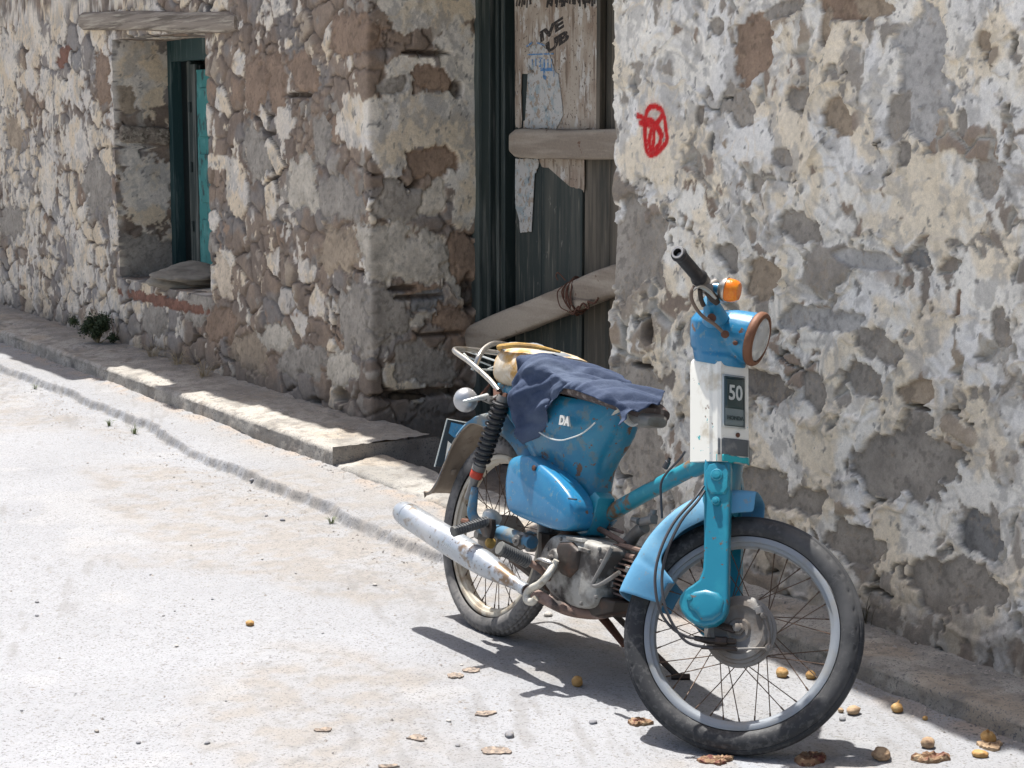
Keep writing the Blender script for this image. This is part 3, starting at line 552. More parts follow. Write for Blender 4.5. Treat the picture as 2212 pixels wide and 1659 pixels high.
# wall above the door opening and the backs of both houses
mb = MB(); mb.box(SN((SC+SR)/2, LO-.28, 2.75), T*((SR-SC)/2+.05), N*.27, zz*.5)
mb.build('door_head', mat('door_head', (.30, .26, .21), .9, bump=[(20, .01)]), wallL)
for (nm, sa, sb, par) in (('house_core', -9.5, SC-.12, wallL), ('house_core', SR+.12, 9.5, wallR)):
    mb = MB(); mb.box(SN((sa+sb)/2, -3.0, 1.5), T*((sb-sa)/2), N*1.9, zz*1.7); mb.build(nm, M_dark, par)
mb = MB(); mb.box(SN(.65, -2.6, 1.5), T*1.25, N*1.45, zz*1.7); mb.build('house_core', M_dark, wallL)
# eaves whose ragged tile edge shades the walls and the back of the pavement
def eaves(pts, z, label):
    mb = MB(); rnd = random.Random(4); off = .365*z
    top = []; 
    s = pts[0][0]
    while s < pts[-1][0]:
        wd = rnd.uniform(.17, .22); n = float(np.interp(s+wd/2, [p[0] for p in pts], [p[1] for p in pts]))+rnd.uniform(-.022, .022)
        sec = []
        for nn in (n-6, n-1.2, n-.6, n-.25, n):
            row = []
            for k in range(7):
                a = math.pi*k/6; zr = z+(n-nn)*.32
                row.append(SN(s-off+wd/2-math.cos(a)*wd/2*1.04, nn, zr+.05*math.sin(a)))
            sec.append(row)
        mb.sheet(sec); s += wd
    sm = (pts[0][0]+pts[-1][0])/2-off; ln = (pts[-1][0]-pts[0][0])/2; nm = min(p[1] for p in pts)
    mb.box(SN(sm, nm-.06-3.0, z-.05+.0), T*ln, N*3.0, zz*.02)
    o = mb.build('tiled_roof', M_roof, solid=.012); tag(o, label, 'roof'); return o
eaves([(-9, .16), (-3.0, .15), (-2.95, -.11), (-2.05, -.13), (-2.0, .03), (-1.75, .02), (-1.7, -.14), (-.9, -.18), (0, -.22), (.6, -.15), (1.55, -.12)], 3.3, 'ragged clay tile eaves of the left house above the window')
eaves([(1.55, .0), (2.4, .05), (2.6, .03), (3.3, .07), (4.2, .05), (9, .06)], 3.35, 'clay tile eaves of the right house above the red scrawl')

# ------------------------------------------------------------------ window
wn = LO-.335
win = thing('window', SN(sWL, wn, zWB), 'narrow dark green and teal casement window set deep in the stone wall', 'window')
def wbox(mb, s0, s1, n0, n1, z0, z1): return mb.box(SN((s0+s1)/2, (n0+n1)/2, (z0+z1)/2), T*(s1-s0)/2, N*abs(n1-n0)/2, zz*(z1-z0)/2)
wu = lambda u: W(u, 300, wn)[0]
mb = MB(); wbox(mb, wu(370)-.05, wu(378), wn-.10, wn+.015, zWB-.02, zWT); mb.build('jamb', M_teald, win, bevel=.004)
mb = MB(); wbox(mb, wu(370)-.05, sWR+.05, wn-.10, wn+.012, 1.82, zWT+.02); mb.build('head_rail', M_teald, win, bevel=.004)
mb = MB(); wbox(mb, wu(378), wu(403), wn-.085, wn-.05, zWB-.02, 1.82); mb.build('dark_casement', M_dark, win)
mb = MB(); wbox(mb, wu(403), wu(411), wn-.085, wn-.01, zWB-.02, 1.82); wbox(mb, wu(412), wu(424), wn-.085, wn+.0, zWB-.02, 1.80); mb.build('mullion', M_frame, win, bevel=.005)
mb = MB()
for zc_ in (.85, 1.2, 1.55): mb.tube([SN(wu(414), wn+.006, zc_-.03), SN(wu(414), wn+.006, zc_+.03)], .010, 8)
mb.build('hinge', M_frame, win)
mb = MB(); wbox(mb, wu(424), wu(429), wn-.07, wn-.02, zWB-.02, 1.79); mb.build('casement_edge', M_dark, win)
mb = MB(); wbox(mb, wu(430), wu(470), wn-.07, wn+.01, zWB-.02, 1.765)
for k in range(3): wbox(mb, wu(438), wu(468), wn-.0, wn+.02, .62+k*.38, .90+k*.38)
mb.build('shutter_leaf', M_teal, win, bevel=.004)
mb = MB(); wbox(mb, wu(370)-.1, sWR+.1, wn-.16, wn-.13, zWB-.1, zWT+.1); mb.build('back_panel', M_dark, win)
# flat stones on the sill
def rock(name, c, r, seed, m, flat=(1, 1, .6), n=2, parent=None, rough=.35):
    bm = bmesh.new(); bmesh.ops.create_icosphere(bm, subdivisions=n, radius=1); rnd = random.Random(seed); ph = [rnd.uniform(0, 50) for _ in range(3)]
    M_ = Matrix.Rotation(rnd.uniform(0, 6), 3, 'Z')
    for v in bm.verts:
        d = v.co.copy(); f = 1+rough*(float(fbm(np.array(d.x*1.6+ph[0]), np.array(d.y*1.6+d.z*2+ph[1]), 3, seed))-.5)*2
        d = Vector((d.x*flat[0], d.y*flat[1], d.z*flat[2]))*f*r; v.co = M_ @ d + Vector(c)
    me = bpy.data.meshes.new(name); bm.to_mesh(me); bm.free(); return link(name, me, m, parent)
s_a, z_a = W(408, 612, LO-.16)
o = rock('flat_stone', SN(s_a+.10, LO-.17, zWB+.055), .17, 3, mat('sill_stone', (.30, .27, .22), .95, spots=[((.20, .17, .14), 9, .45, .65, (1, 1, 6))], bump=[(30, .006)]), (1.5, .8, .36), 4, None, .75)
tag(o, 'rough flat grey stone lying on the window sill', 'stone')

# ------------------------------------------------------------------ door
du = lambda u: W(u, 300, DN)[0]
dz = lambda v: W(1200, v, DN)[1]
door = thing('door', SN(du(1040), DN, -.05), 'tall boarded up door of dark green planks between two stone walls', 'door')
def dbox(mb, s0, s1, n0, n1, z0, z1): return wbox(mb, s0, s1, DN+n0, DN+n1, z0, z1)
ZT = 2.35
mb = MB(); dbox(mb, du(1040)-.02, du(1052), -.1, .045, -.12, ZT); mb.build('frame_edge', M_framel, door, bevel=.004)
mb = MB(); dbox(mb, du(1052), du(1070), -.1, .03, -.12, ZT); dbox(mb, du(1078), du(1084), -.1, .02, -.12, ZT); dbox(mb, du(1092), du(1100), -.1, .025, -.12, ZT); mb.build('jamb', M_frame, door, bevel=.005)
mb = MB(); dbox(mb, du(1070), du(1112), -.12, -.03, -.12, ZT); mb.build('jamb_recess', M_dark, door)
ed = [1112, 1171, 1261]; ss0 = [du(u) for u in ed]
sx = ss0[-1]; 
while sx < SR+.05: sx += .20; ss0.append(sx)
for i in range(len(ss0)-1):
    mb = MB(); g = .0045; nb = (.0, .004, -.003, .002, .0, .003, -.002, 0, 0, 0, 0)[i % 11]
    dbox(mb, ss0[i]+g, ss0[i+1]-g, -.03, nb, -.10, ZT); mb.build('plank', M_door if i < 2 else M_doorb, door, bevel=.004)
mb = MB(); dbox(mb, du(1112), SR+.1, -.06, -.034, -.12, ZT); mb.build('backing', M_dark, door)
mb = MB(); dbox(mb, du(1300), du(1308), -.0, .03, dz(282), ZT); mb.build('closing_strip', M_doorb, door, bevel=.003)
# weathered paper and board sheets, torn outlines (disp px on the door plane)
def torn(pts, m, name, n, parent, seed=0, fine=.004, holes=None):
    P = [np.array(W(u, v, DN+n)) for (u, v) in pts]; rnd = random.Random(seed); out = []
    for a, b in zip(P, P[1:]+P[:1]):
        k = max(1, int(np.linalg.norm(b-a)/.012))
        for i in range(k): out.append(a+(b-a)*i/k+np.array([rnd.uniform(-fine, fine), rnd.uniform(-fine, fine)]))
    bm = bmesh.new(); vs = [bm.verts.new(SN(p[0], DN+n, p[1])) for p in out]; bm.faces.new(vs)
    r = bmesh.ops.triangulate(bm, faces=bm.faces[:]); me = bpy.data.meshes.new(name); bm.to_mesh(me); bm.free()
    o = link(name, me, m, parent, False); q = o.modifiers.new('s', 'SOLIDIFY'); q.thickness = .0025; q.offset = 0; return o
torn([(1113, -5), (1300, -5), (1300, 60), (1297, 180), (1299, 278), (1222, 280), (1215, 262), (1205, 272), (1196, 280), (1131, 276), (1131, 262), (1146, 252), (1181, 240), (1189, 215), (1172, 182), (1169, 157), (1146, 160), (1138, 143), (1143, 112), (1132, 101), (1127, 112), (1126, 200), (1127, 276), (1114, 274)], M_paper, 'weathered_board', .006, door, 1, .004)
torn([(1144, 101), (1160, 96), (1178, 101), (1188, 118), (1192, 150), (1206, 160), (1212, 210), (1216, 250), (1210, 262), (1200, 278), (1133, 276), (1133, 263), (1147, 253), (1182, 241), (1190, 215), (1173, 182), (1170, 156), (1147, 158), (1140, 143), (1145, 112)], M_paperw, 'torn_poster', .0095, door, 2, .005)
torn([(1114, 343), (1160, 343), (1165, 350), (1158, 372), (1140, 385), (1142, 410), (1146, 440), (1148, 500), (1124, 503), (1122, 470), (1114, 450), (1113, 400)], M_paperw, 'torn_poster', .006, door, 3, .003)
torn([(1165, 343), (1262, 343), (1262, 415), (1255, 408), (1240, 405), (1228, 400), (1215, 372), (1202, 352), (1190, 362), (1170, 360)], M_paper, 'weathered_board', .0065, door, 4, .003)
# printing left on the board
def text(body, name, m, size, O, ex, ey, parent, extr=.0008, shear=0, bold=0, sx=1.):
    cu = bpy.data.curves.new(name, 'FONT'); cu.body = body; cu.size = size; cu.extrude = extr; cu.align_x = 'CENTER'; cu.align_y = 'CENTER'; cu.shear = shear; cu.offset = bold; cu.resolution_u = 3
    t = bpy.data.objects.new(name, cu); COL.objects.link(t); dg = bpy.context.evaluated_depsgraph_get(); me = bpy.data.meshes.new_from_object(t.evaluated_get(dg)); bpy.data.objects.remove(t)
    ex = Vector(ex).normalized(); ey = Vector(ey).normalized(); ez = ex.cross(ey); M_ = Matrix((ex*sx, ey, ez)).transposed().to_4x4(); M_.translation = Vector(O); me.transform(M_)
    me.materials.clear(); return link(name, me, m, parent, False)
rot = lambda a: (T*math.cos(R(a))+zz*math.sin(R(a)), -T*math.sin(R(a))+zz*math.cos(R(a)))
ex, ey = rot(17)
s1, z1 = W(1194, 66, DN); text('IVE', 'printed_text', M_ink, .058, SN(s1, DN+.0085, z1), ex, ey, door, shear=.05, bold=.003, sx=2.5)
s1, z1 = W(1206, 92, DN); text('UB', 'printed_text', M_ink, .058, SN(s1, DN+.0085, z1), ex, ey, door, shear=.05, bold=.003, sx=2.5)
mb = MB()
for (u0, v0, u1, v1, r) in [(1140, 118, 1196, 116, .003), (1138, 100, 1150, 92, .004), (1160, 92, 1178, 98, .003), (1150, 128, 1151, 142, .003), (1158, 127, 1158, 143, .003), (1165, 126, 1172, 126, .003), (1165, 134, 1171, 134, .003), (1165, 143, 1172, 143, .003), (1168, 126, 1168, 143, .003), (1176, 128, 1176, 170, .006), (1184, 128, 1184, 150, .004), (1192, 128, 1192, 150, .003), (1168, 150, 1196, 150, .007), (1174, 162, 1180, 170, .008), (1197, 150, 1197, 166, .002), (1188, 186, 1190, 190, .004)]:
    a = W(u0, v0, DN+.0105); b = W(u1, v1, DN+.0105); dd = np.array(b)-np.array(a); L_ = np.linalg.norm(dd); dd /= L_; ax = T*dd[0]+zz*dd[1]; sd = -T*dd[1]+zz*dd[0]
    mb.box(SN((a[0]+b[0])/2, DN+.0118, (a[1]+b[1])/2), ax*L_/2, sd*r, N*.0006)
mb.build('faded_blue_print', M_bluep, door)
mb = MB(); rnd = random.Random(8)
for k in range(34):                                               # illegible black lettering along the top edge
    u = 1118+k*5.4+rnd.uniform(-1, 1)
    if 1150 < u < 1178: continue
    a = W(u, rnd.uniform(-4, 0), DN+.008); b = W(u+rnd.uniform(-3, 3), rnd.uniform(6, 17), DN+.008); dd = np.array(b)-np.array(a); L_ = np.linalg.norm(dd); dd /= L_
    mb.box(SN((a[0]+b[0])/2, DN+.0082, (a[1]+b[1])/2), (T*dd[0]+zz*dd[1])*L_/2, (-T*dd[1]+zz*dd[0])*rnd.uniform(.004, .010), N*.0006)
mb.build('black_print_remnants', M_ink, door)
# the two timbers nailed across the door
pA, pB_ = W(1109, 309, DN+.03), W(1345, 311, DN+.03)
o = timber('crossbar', SN(pA[0], DN+.036, pA[1]), SN(SR+.02, DN+.036, pB_[1]), zz, .027, .062, M_plank, None, 5, 40); tag(o, 'pale cracked plank nailed horizontally across the dark door', 'plank')
a = W(1018, 735, DN+.07); b = W(1345, 598, DN+.07)
a = SN(a[0]+.01, DN+.085, a[1]); b = SN(b[0]+.05, DN+.075, b[1]+.01)
o = timber('diagonal_beam', a, b, zz, .035, .062, M_plank, None, 7, 44); tag(o, 'pale thick timber leaning diagonally across the lower door', 'beam')
mb = MB(); rnd = random.Random(3); wa = SN(*(lambda q_: (q_[0], DN+.085, q_[1]))(W(1018, 735, DN+.07))); wv = SN(*(lambda q_: (q_[0], DN+.075, q_[1]))(W(1345, 598, DN+.07)))-wa; wl = np.linalg.norm(wv); wv = wv/wl; wup = np.cross(N, wv); wup = wup if wup[2] > 0 else -wup
wc = SN(*(lambda q_: (q_[0], DN+.08, q_[1]))(W(1240, 640, DN+.09)))
pts = []
for i in range(70):
    a_ = i*.55; r_ = 1+.10*math.sin(i*1.7)+.05*rnd.uniform(-1, 1); pts.append(wc+wv*(.012*math.sin(i*.9)+.0009*(i-35))+wup*.072*r_*math.sin(a_)+N*.043*r_*math.cos(a_))
mb.tube(pts, .0032, 5, smooth_n=2)
pts = [wc-wup*(.062+.012*math.sin(i*1.9))+wv*(i*.016)+N*(.035+.010*math.cos(i*1.3))+wup*rnd.uniform(-.006, .006) for i in range(14)]
mb.tube(pts, .0042, 5, smooth_n=3); mb.tube([wc+wup*.07+N*.04, wc+wup*.11-wv*.03+N*.05, wc+wup*.10-wv*.05+N*.05, wc+wup*.08-wv*.04+N*.05], .0026, 5, smooth_n=4)
mb.tube([wc-wv*.02+wup*.05+N*.045, wc-wv*.06+wup*.03+N*.05, wc-wv*.055-wup*.03+N*.05, wc-wv*.01-wup*.06+N*.045], .0026, 5, smooth_n=4)
tag(mb.build('rusty_wire', M_rust), 'tangle of rusty wire wrapped around the diagonal timber', 'wire')

# ================================================================== the moped
mop = thing('moped', A0, 'old blue moped with cream head cover leaning on its stand by the kerb', 'moped')
yB = FB.M[1]; xB = FB.M[0]; zB = FB.M[2]; xS, yS, zS = FS.M
def tyre(mb, O, ax, up, Rm, ra, rb, tread, n=300, m=40):          # Rm outer radius, ra radial half, rb half width
    ax = np.array(ax); up = np.array(up); f = np.cross(ax, up); Rc = Rm-ra; g = []
    for i in range(n):
        t = 2*math.pi*i/n; d = math.cos(t)*f+math.sin(t)*up; row = []
        for j in range(m+1):
            a = -2.35+4.7*j/m; c_, s_2 = math.cos(a), math.sin(a); k = tread(i, j/m)
            row.append(np.array(O)+d*(Rc+(ra-k)*c_)+ax*((rb-k*.7)*math.copysign(abs(s_2)**.9, s_2)))
        g.append(row)
    g.append(g[0]); mb.sheet(g)
def tread_front(i, j):
    d = abs(j-.5)
    if d > .24: return 0.
    if d > .2: return .004 if (i % 8) < 2 else 0
    return .004 if min(abs(d-.04), abs(d-.10), abs(d-.155)) < .014 else 0.
def tread_rear(i, j):
    d = j-.5
    if abs(d) > .29: return 0.
    row = int((d+.29)/.0828); f = ((d+.29)/.0828) % 1
    if f < .2: return .006
    return .006 if ((i+(2 if row % 2 else 0)) % 4) < 1 else 0.
def wheel(O, ax, up, Rm, tm, rm, tread, hubr, name, nsp=36, rb=.030):
    O = np.array(O); fw = np.cross(ax, up)
    mb = MB(); Ri = Rm-.059
    prof = [(-.021, Ri+.004), (-.023, Ri-.004), (-.021, Ri-.010), (-.015, Ri-.010), (-.012, Ri-.018), (-.005, Ri-.021), (.005, Ri-.021), (.012, Ri-.018), (.015, Ri-.010), (.021, Ri-.010), (.023, Ri-.004), (.021, Ri+.004), (.0, Ri+.0)]
    mb.lathe(prof, O, ax, 120, closed=True); rim = mb.build(name, rm, mop)
    mb = MB(); tyre(mb, O, ax, up, Rm, .031, rb, tread); ty = mb.build('tyre', tm, rim, angle=50)
    for i in range(nsp):
        side = 1 if i % 2 else -1; pair = (i//2) % 2; t0 = 2*math.pi*(i+.5)/nsp; t1 = t0+(.75 if pair else -.75)
        p = O+ax*side*.026+hubr*(math.cos(t1)*fw+math.sin(t1)*up); q_ = O+ax*side*.004+(Ri-.020)*(math.cos(t0)*fw+math.sin(t0)*up)
        k = MB(); k.tube([p, p+(q_-p)*.93, p+(q_-p)*.935, q_], [.00135, .00135, .0022, .0022], 5); k.build('spoke', M_spoke, rim)
    return rim
# front wheel
axn = -yS                                                         # points at the street side
fwl = wheel(FO, axn, zS, .2935, M_tyre2, M_rim, tread_front, .062, 'front_wheel')
mb = MB(); mb.lathe([(-.045, .0), (-.045, .05), (-.03, .076), (.014, .082), (.018, .088), (.026, .088), (.029, .081), (.034, .080), (.036, .074), (.044, .072), (.046, .060), (.043, .056), (.043, .030), (.049, .024), (.049, .018), (.047, 0)], FO, axn, 48); mb.build('brake_drum', M_alu, fwl)
for k in range(12):
    t = 2*math.pi*k/12; mb = MB(); mb.lathe([(0, .0035), (.0015, .0035), (.0016, 0)], FO+axn*.0305+.0775*(math.cos(t)*xS+math.sin(t)*zS), axn, 8); mb.build('flange_hole', M_oily, fwl)
mb = MB(); mb.lathe([(0, .016), (.008, .016), (.010, .011), (.022, .011), (.024, .006), (.024, 0)], FO+axn*.047, axn, 6); mb.build('axle_nut', M_alu, fwl)
mb = MB()
pa = S(1650, 1330, -.055); pb = S(1662, 1400, -.06)
mb.tube([pa, (pa+pb)/2+xS*.006, pb], [.0045, .004, .005], 8, flat=.5); mb.lathe([(0, .008), (.006, .008), (.007, .004), (.010, .004), (.010, 0)], pa, axn, 14)
mb.lathe([(0, .010), (.007, .010), (.008, .005), (.012, .005), (.012, 0)], pb, axn, 14); mb.tube([S(1592, 1402, -.06), pb], .0032, 6); mb.tube([pb, S(1680, 1403, -.06)], .0032, 6)
mb.box(S(1640, 1318, -.050), xS*.009+zS*.004, zS*.008-xS*.004, yS*.003)
mb.build('brake_arm', M_alu, fwl, bevel=.001)
mb = MB(); mb.tube([S(1500, 1378, -.07), S(1530, 1384, -.062), S(1590, 1386, -.058)], [.006, .0085, .007], 10); mb.tube([S(1545, 1384, -.066), S(1570, 1385, -.064)], .011, 6)
mb.tube([S(1515, 1398, -.07), S(1592, 1402, -.06)], [.005, .006], 8); mb.build('cable_fitting', M_oily, fwl)
mb = MB(); mb.tube([S(1520, 1322, -.058), S(1540, 1345, -.055), S(1590, 1362, -.054)], [.020, .017, .017], 12, flat=.35); mb.build('suspension_link', M_oily, mop)
# fork legs and crown
lo = [(1524, 985), (1521, 1010), (1521, 1100), (1521, 1200), (1519, 1232), (1511, 1253), (1497, 1264), (1480, 1274), (1470, 1288), (1467, 1303), (1472, 1320), (1484, 1337), (1502, 1349), (1522, 1354), (1545, 1350), (1562, 1338), (1571, 1320), (1574, 1296), (1575, 1200), (1577, 1100), (1579, 1010), (1576, 985)]
leg_o = [S(u, v, -.088) for u, v in lo]
def legmesh(sgn):
    mb = MB(); out = [p + (yS*.176 if sgn > 0 else 0) for p in leg_o]
    mb.puff(out, -yS*(1 if sgn < 0 else -1), [(1.0, -.026), (1.0, .008)]); return mb
fork = legmesh(-1)
lg = fork.build('fork', M_teal2, mop, bevel=.007, angle=30); lg.modifiers['bevel'].segments = 4
mb = legmesh(1); mb.build('fork_leg', M_teal2, lg, bevel=.002)
mb = MB(); cz = [(-.030, .475, .040), (-.028, .44, .055), (-.026, .40, .070), (-.03, .35, .082), (-.034, .31, .084), (-.036, .288, .080)]
secs = []
for (dx, z_, hw) in cz:
    x1 = -.052; x0 = -.135; secs.append([SLc(x0+(x1-x0)*(.5-.5*math.cos(a))*1.0, hw*math.copysign(abs(math.sin(a))**.6, math.sin(a)), z_) for a in np.linspace(0, 2*math.pi, 25)[:-1]])
mb.loft(secs); mb.build('fork_crown', M_teal2, lg)
mb = MB(); mb.puff([S(u, v, -.098) for u, v in [(1527, 1055), (1524, 1020), (1532, 1003), (1550, 997), (1568, 1004), (1575, 1020), (1574, 1055), (1566, 1068), (1536, 1068)]], -yS, [(1, -.01), (1, .0), (.9, .005), (.75, .006)])
for (u, v, r) in ((1549, 1027, .0155), (1547, 1083, .0105)):
    c = S(u, v, -.100); mb.lathe([(-.004, r), (.006, r), (.008, r*.85), (.008, r*.62), (.012, r*.62), (.013, 0)], c, -yS, 18)
mb.build('fork_bolt', M_teal2, lg, angle=30)
mb = MB(); mb.puff([S(u, v, -.097) for u, v in [(1485, 1300), (1487, 1285), (1500, 1277), (1525, 1273), (1552, 1280), (1565, 1296), (1560, 1325), (1540, 1341), (1515, 1343), (1503, 1325), (1490, 1316)]], -yS, [(1, -.004), (.96, .001), (.85, .004), (.6, .005)])
mb.lathe([(0, .009), (.006, .008), (.007, 0)], S(1490, 1291, -.097), -yS, 10); mb.build('pivot_cover', M_teal2, lg)
# front mudguard
outer = [(1640, 1066), (1600, 1062), (1560, 1064), (1515, 1073), (1470, 1098), (1425, 1138), (1387, 1188), (1358, 1238), (1340, 1282)]
inner = [(1640, 1108), (1600, 1110), (1560, 1118), (1515, 1132), (1475, 1150), (1447, 1178), (1432, 1208), (1434, 1232), (1452, 1258), (1475, 1274)]
def pol(u, v, y): p = FS.loc(S(u, v, y)); return math.atan2(p[2], -p[0]), math.hypot(p[0], p[2])
to = sorted(pol(u, v, -.03) for u, v in outer); ti = sorted(pol(u, v, -.055) for u, v in inner)
g = []; t0_, t1_ = to[0][0], to[-1][0]
for i in range(41):
    t = t0_+(t1_-t0_)*i/40; ro = max(np.interp(t, [a for a, _ in to], [b for _, b in to]), .318); ri = min(np.interp(t, [a for a, _ in ti], [b for _, b in ti]), ro-.04)
    tw = t if i > 5 else t; row = []
    for (y, k) in ((-.066, 0), (-.068, .35), (-.066, .75), (-.058, .93), (-.040, .985), (0, 1.02), (.040, .985), (.058, .93), (.066, .75), (.068, .35), (.066, 0)):
        r = ri+(ro-ri)*k if k < 1 else ro*1.005; row.append(SLc(-r*math.cos(tw), y+.006*math.sin(t*9)*(k < .5)*(y < 0), r*math.sin(tw)))
    g.append(row)
mb = MB(); mb.sheet(g); mb.build('front_mudguard', M_fend, mop, solid=.003, sub=1)
# main pressed body
def sec(x0, x1, hw, z_, tilt=0, e=.55):
    o = []
    for a in np.linspace(0, 2*math.pi, 33)[:-1]:
        c, s2_ = math.cos(a), math.sin(a); fx = math.copysign(abs(c)**.8, c); xx = (x0+x1)/2+(x1-x0)/2*fx
        o.append(BL(xx, hw*math.copysign(abs(s2_)**e, s2_)*(1-.25*max(0, fx)**2), z_+tilt*(xx-(x0+x1)/2)))
    return o
bp_ = [(.372, .440, .485, .030), (.40, .405, .505, .038), (.43, .36, .528, .046), (.46, .31, .505, .055), (.50, .25, .470, .066), (.55, .17, .468, .080), (.585, .13, .478, .092), (.62, .08, .502, .104), (.655, .02, .523, .110), (.69, -.03, .534, .110), (.72, -.06, .545, .105), (.735, -.07, .555, .094)]
body = MB().loft([sec(x0, x1, hw, z_, .02) for (z_, x0, x1, hw) in bp_]).build('body', M_blue, mop)
mb = MB(); mb.puff([B(u, v, -.055) for u, v in [(1285, 1062), (1296, 1075), (1290, 1100), (1282, 1130), (1272, 1155), (1258, 1160), (1245, 1150), (1243, 1120), (1262, 1085)]], -yB, [(1, -.05), (1, 0), (.9, .005), (.6, .006)]); mb.lathe([(0, .008), (.01, .008), (.012, 0)], B(1250, 1143, -.062), -yB, 10)
mb.build('engine_bracket', M_teal2, mop, bevel=.001)
mb = MB(); mb.tube([B(1296, 1122, 0), B(1400, 1062, 0), B(1500, 1008, 0), B(1545, 975, 0)], [.0225, .0215, .0215, .024], 20, smooth_n=4); mb.build('frame_tube', M_tube, mop)
mb = MB(); a = BL(.955, 0, .60); b = BL(.885, 0, .92); mb.tube([a, b], .026, 20); mb.tube([BL(.90, 0, .66), BL(.84, 0, .62)], [.03, .02], 12); mb.build('head_tube', M_tube, mop)
# emblem on the body flank and its chrome line
def bside(u, v): return B(u, v, -.1165)
pl_ = [(1165, 934), (1180, 943), (1195, 949), (1213, 951), (1230, 947), (1250, 938), (1268, 925), (1282, 912)]
mb = MB(); mb.tube([bside(u, v)+yB*(.006 if u > 1240 else 0) for u, v in pl_], .0022, 6, smooth_n=4); mb.build('trim_line', M_silver, body)
e0 = bside(1210, 921); e1 = bside(1240, 926); exx = (e1-e0)/np.linalg.norm(e1-e0)
text('DA', 'emblem', M_letter, .034, bside(1221, 910)-yB*.001, exx, zB, body, extr=.003, bold=.0016)
# side cover
oc = [(1101, 1012), (1107, 994), (1121, 985), (1142, 984), (1160, 993), (1183, 1010), (1208, 1032), (1230, 1058), (1243, 1080), (1247, 1100), (1245, 1122), (1238, 1140), (1222, 1147), (1195, 1143), (1160, 1131), (1126, 1117), (1106, 1104), (1099, 1085), (1097, 1045)]
pts = spline([B(u, v, -.118) for u, v in oc+[oc[0]]], 3)[:-1]
mb = MB(); mb.puff(pts, -yB, [(.98, -.055), (1, -.008), (.995, .003), (.975, .010), (.93, .0145), (.75, .018), (.3, .020)]); sc_ = mb.build('side_cover', M_bluec, mop, angle=60)
mb = MB(); mb.lathe([(0, .008), (.003, .008), (.004, .003), (.004, 0)], B(1154, 1011, -.139), -yB, 10); mb.build('cover_screw', M_rust, sc_)
mb = MB(); mb.tube([B(1228, 1077, -.136), B(1246, 1079, -.128)], .0022, 5); mb.build('cover_seam', M_black, sc_)
# seat
def ssec(x, z0, z1, hw, xo=0): return [BL(x+xo*(1 if s_i > 0 else 0), hw*math.copysign(abs(math.cos(a))**.6, math.cos(a)), (z0+z1)/2+(z1-z0)/2*math.copysign(abs(math.sin(a))**.7, math.sin(a))) for a in np.linspace(0, 2*math.pi, 25)[:-1] for s_i in [0]]
seat = MB().loft([ssec(x, a_, b_, h_) for x, a_, b_, h_ in [(.0, .735, .79, .09), (.05, .735, .820, .115), (.12, .735, .826, .122), (.25, .737, .812, .122), (.38, .737, .792, .115), (.50, .732, .776, .10), (.58, .725, .765, .082), (.64, .718, .752, .055)]]).build('seat', M_seatb, mop)
mb = MB(); mb.loft([ssec(x, a_, b_, h_) for x, a_, b_, h_ in [(-.022, .735, .80, .075), (-.016, .725, .832, .10), (.01, .722, .848, .112), (.06, .722, .852, .120), (.13, .73, .848, .126), (.19, .73, .838, .124)]]); mb.build('seat_hump', M_foam, seat)
mb = MB(); mb.sheet([[BL(.00+.21*i/14, -.105+.2*j/10, .8585-.018*(i/14)+.004*math.sin(i*1.3+j)-.028*abs(j/10-.5)**2*4-.02*max(0, i-11)/3) for j in range(11)] for i in range(15)]); mb.build('seat_cover_remnant', M_seatg, seat, solid=.004)
mb = MB(); mb.tube([BL(-.02, -.085, .825), BL(.01, -.108, .836), BL(.06, -.120, .842), BL(.12, -.118, .852), BL(.18, -.09, .856), BL(.24, -.05, .852)], [.003, .007, .008, .008, .007, .003], 8, smooth_n=4); mb.build('yellow_lining', M_yel, seat)
M_lin = mat('torn_white_lining', (.55, .52, .45), .85, bump=[(60, .003)])
mb = MB(); mb.tube([B(1084, 768, -.1), B(1098, 762, -.1), B(1112, 780, -.105), B(1124, 800, -.11)], [.004, .009, .008, .004], 6, smooth_n=3, flat=.4); mb.build('torn_lining', M_lin, seat)
mb = MB()
mb.tube([B(1330, 878, -.07), B(1345, 885, -.075), B(1352, 905, -.07), B(1366, 918, -.06), B(1378, 915, -.05)], [.006, .012, .010, .008, .004], 8, smooth_n=4, flat=.35)
mb.tube([B(1322, 897, -.07), B(1335, 888, -.075), B(1350, 878, -.07)], [.002, .012, .008], 6, smooth_n=3, flat=.25); mb.build('torn_lining', M_lin, seat)
mb = MB(); mb.loft([ssec(x, a_, b_, h_) for x, a_, b_, h_ in [(.56, .70, .745, .05), (.60, .695, .742, .065), (.64, .70, .738, .05), (.66, .705, .73, .03)]]); mb.build('seat_nose', M_alu, seat)
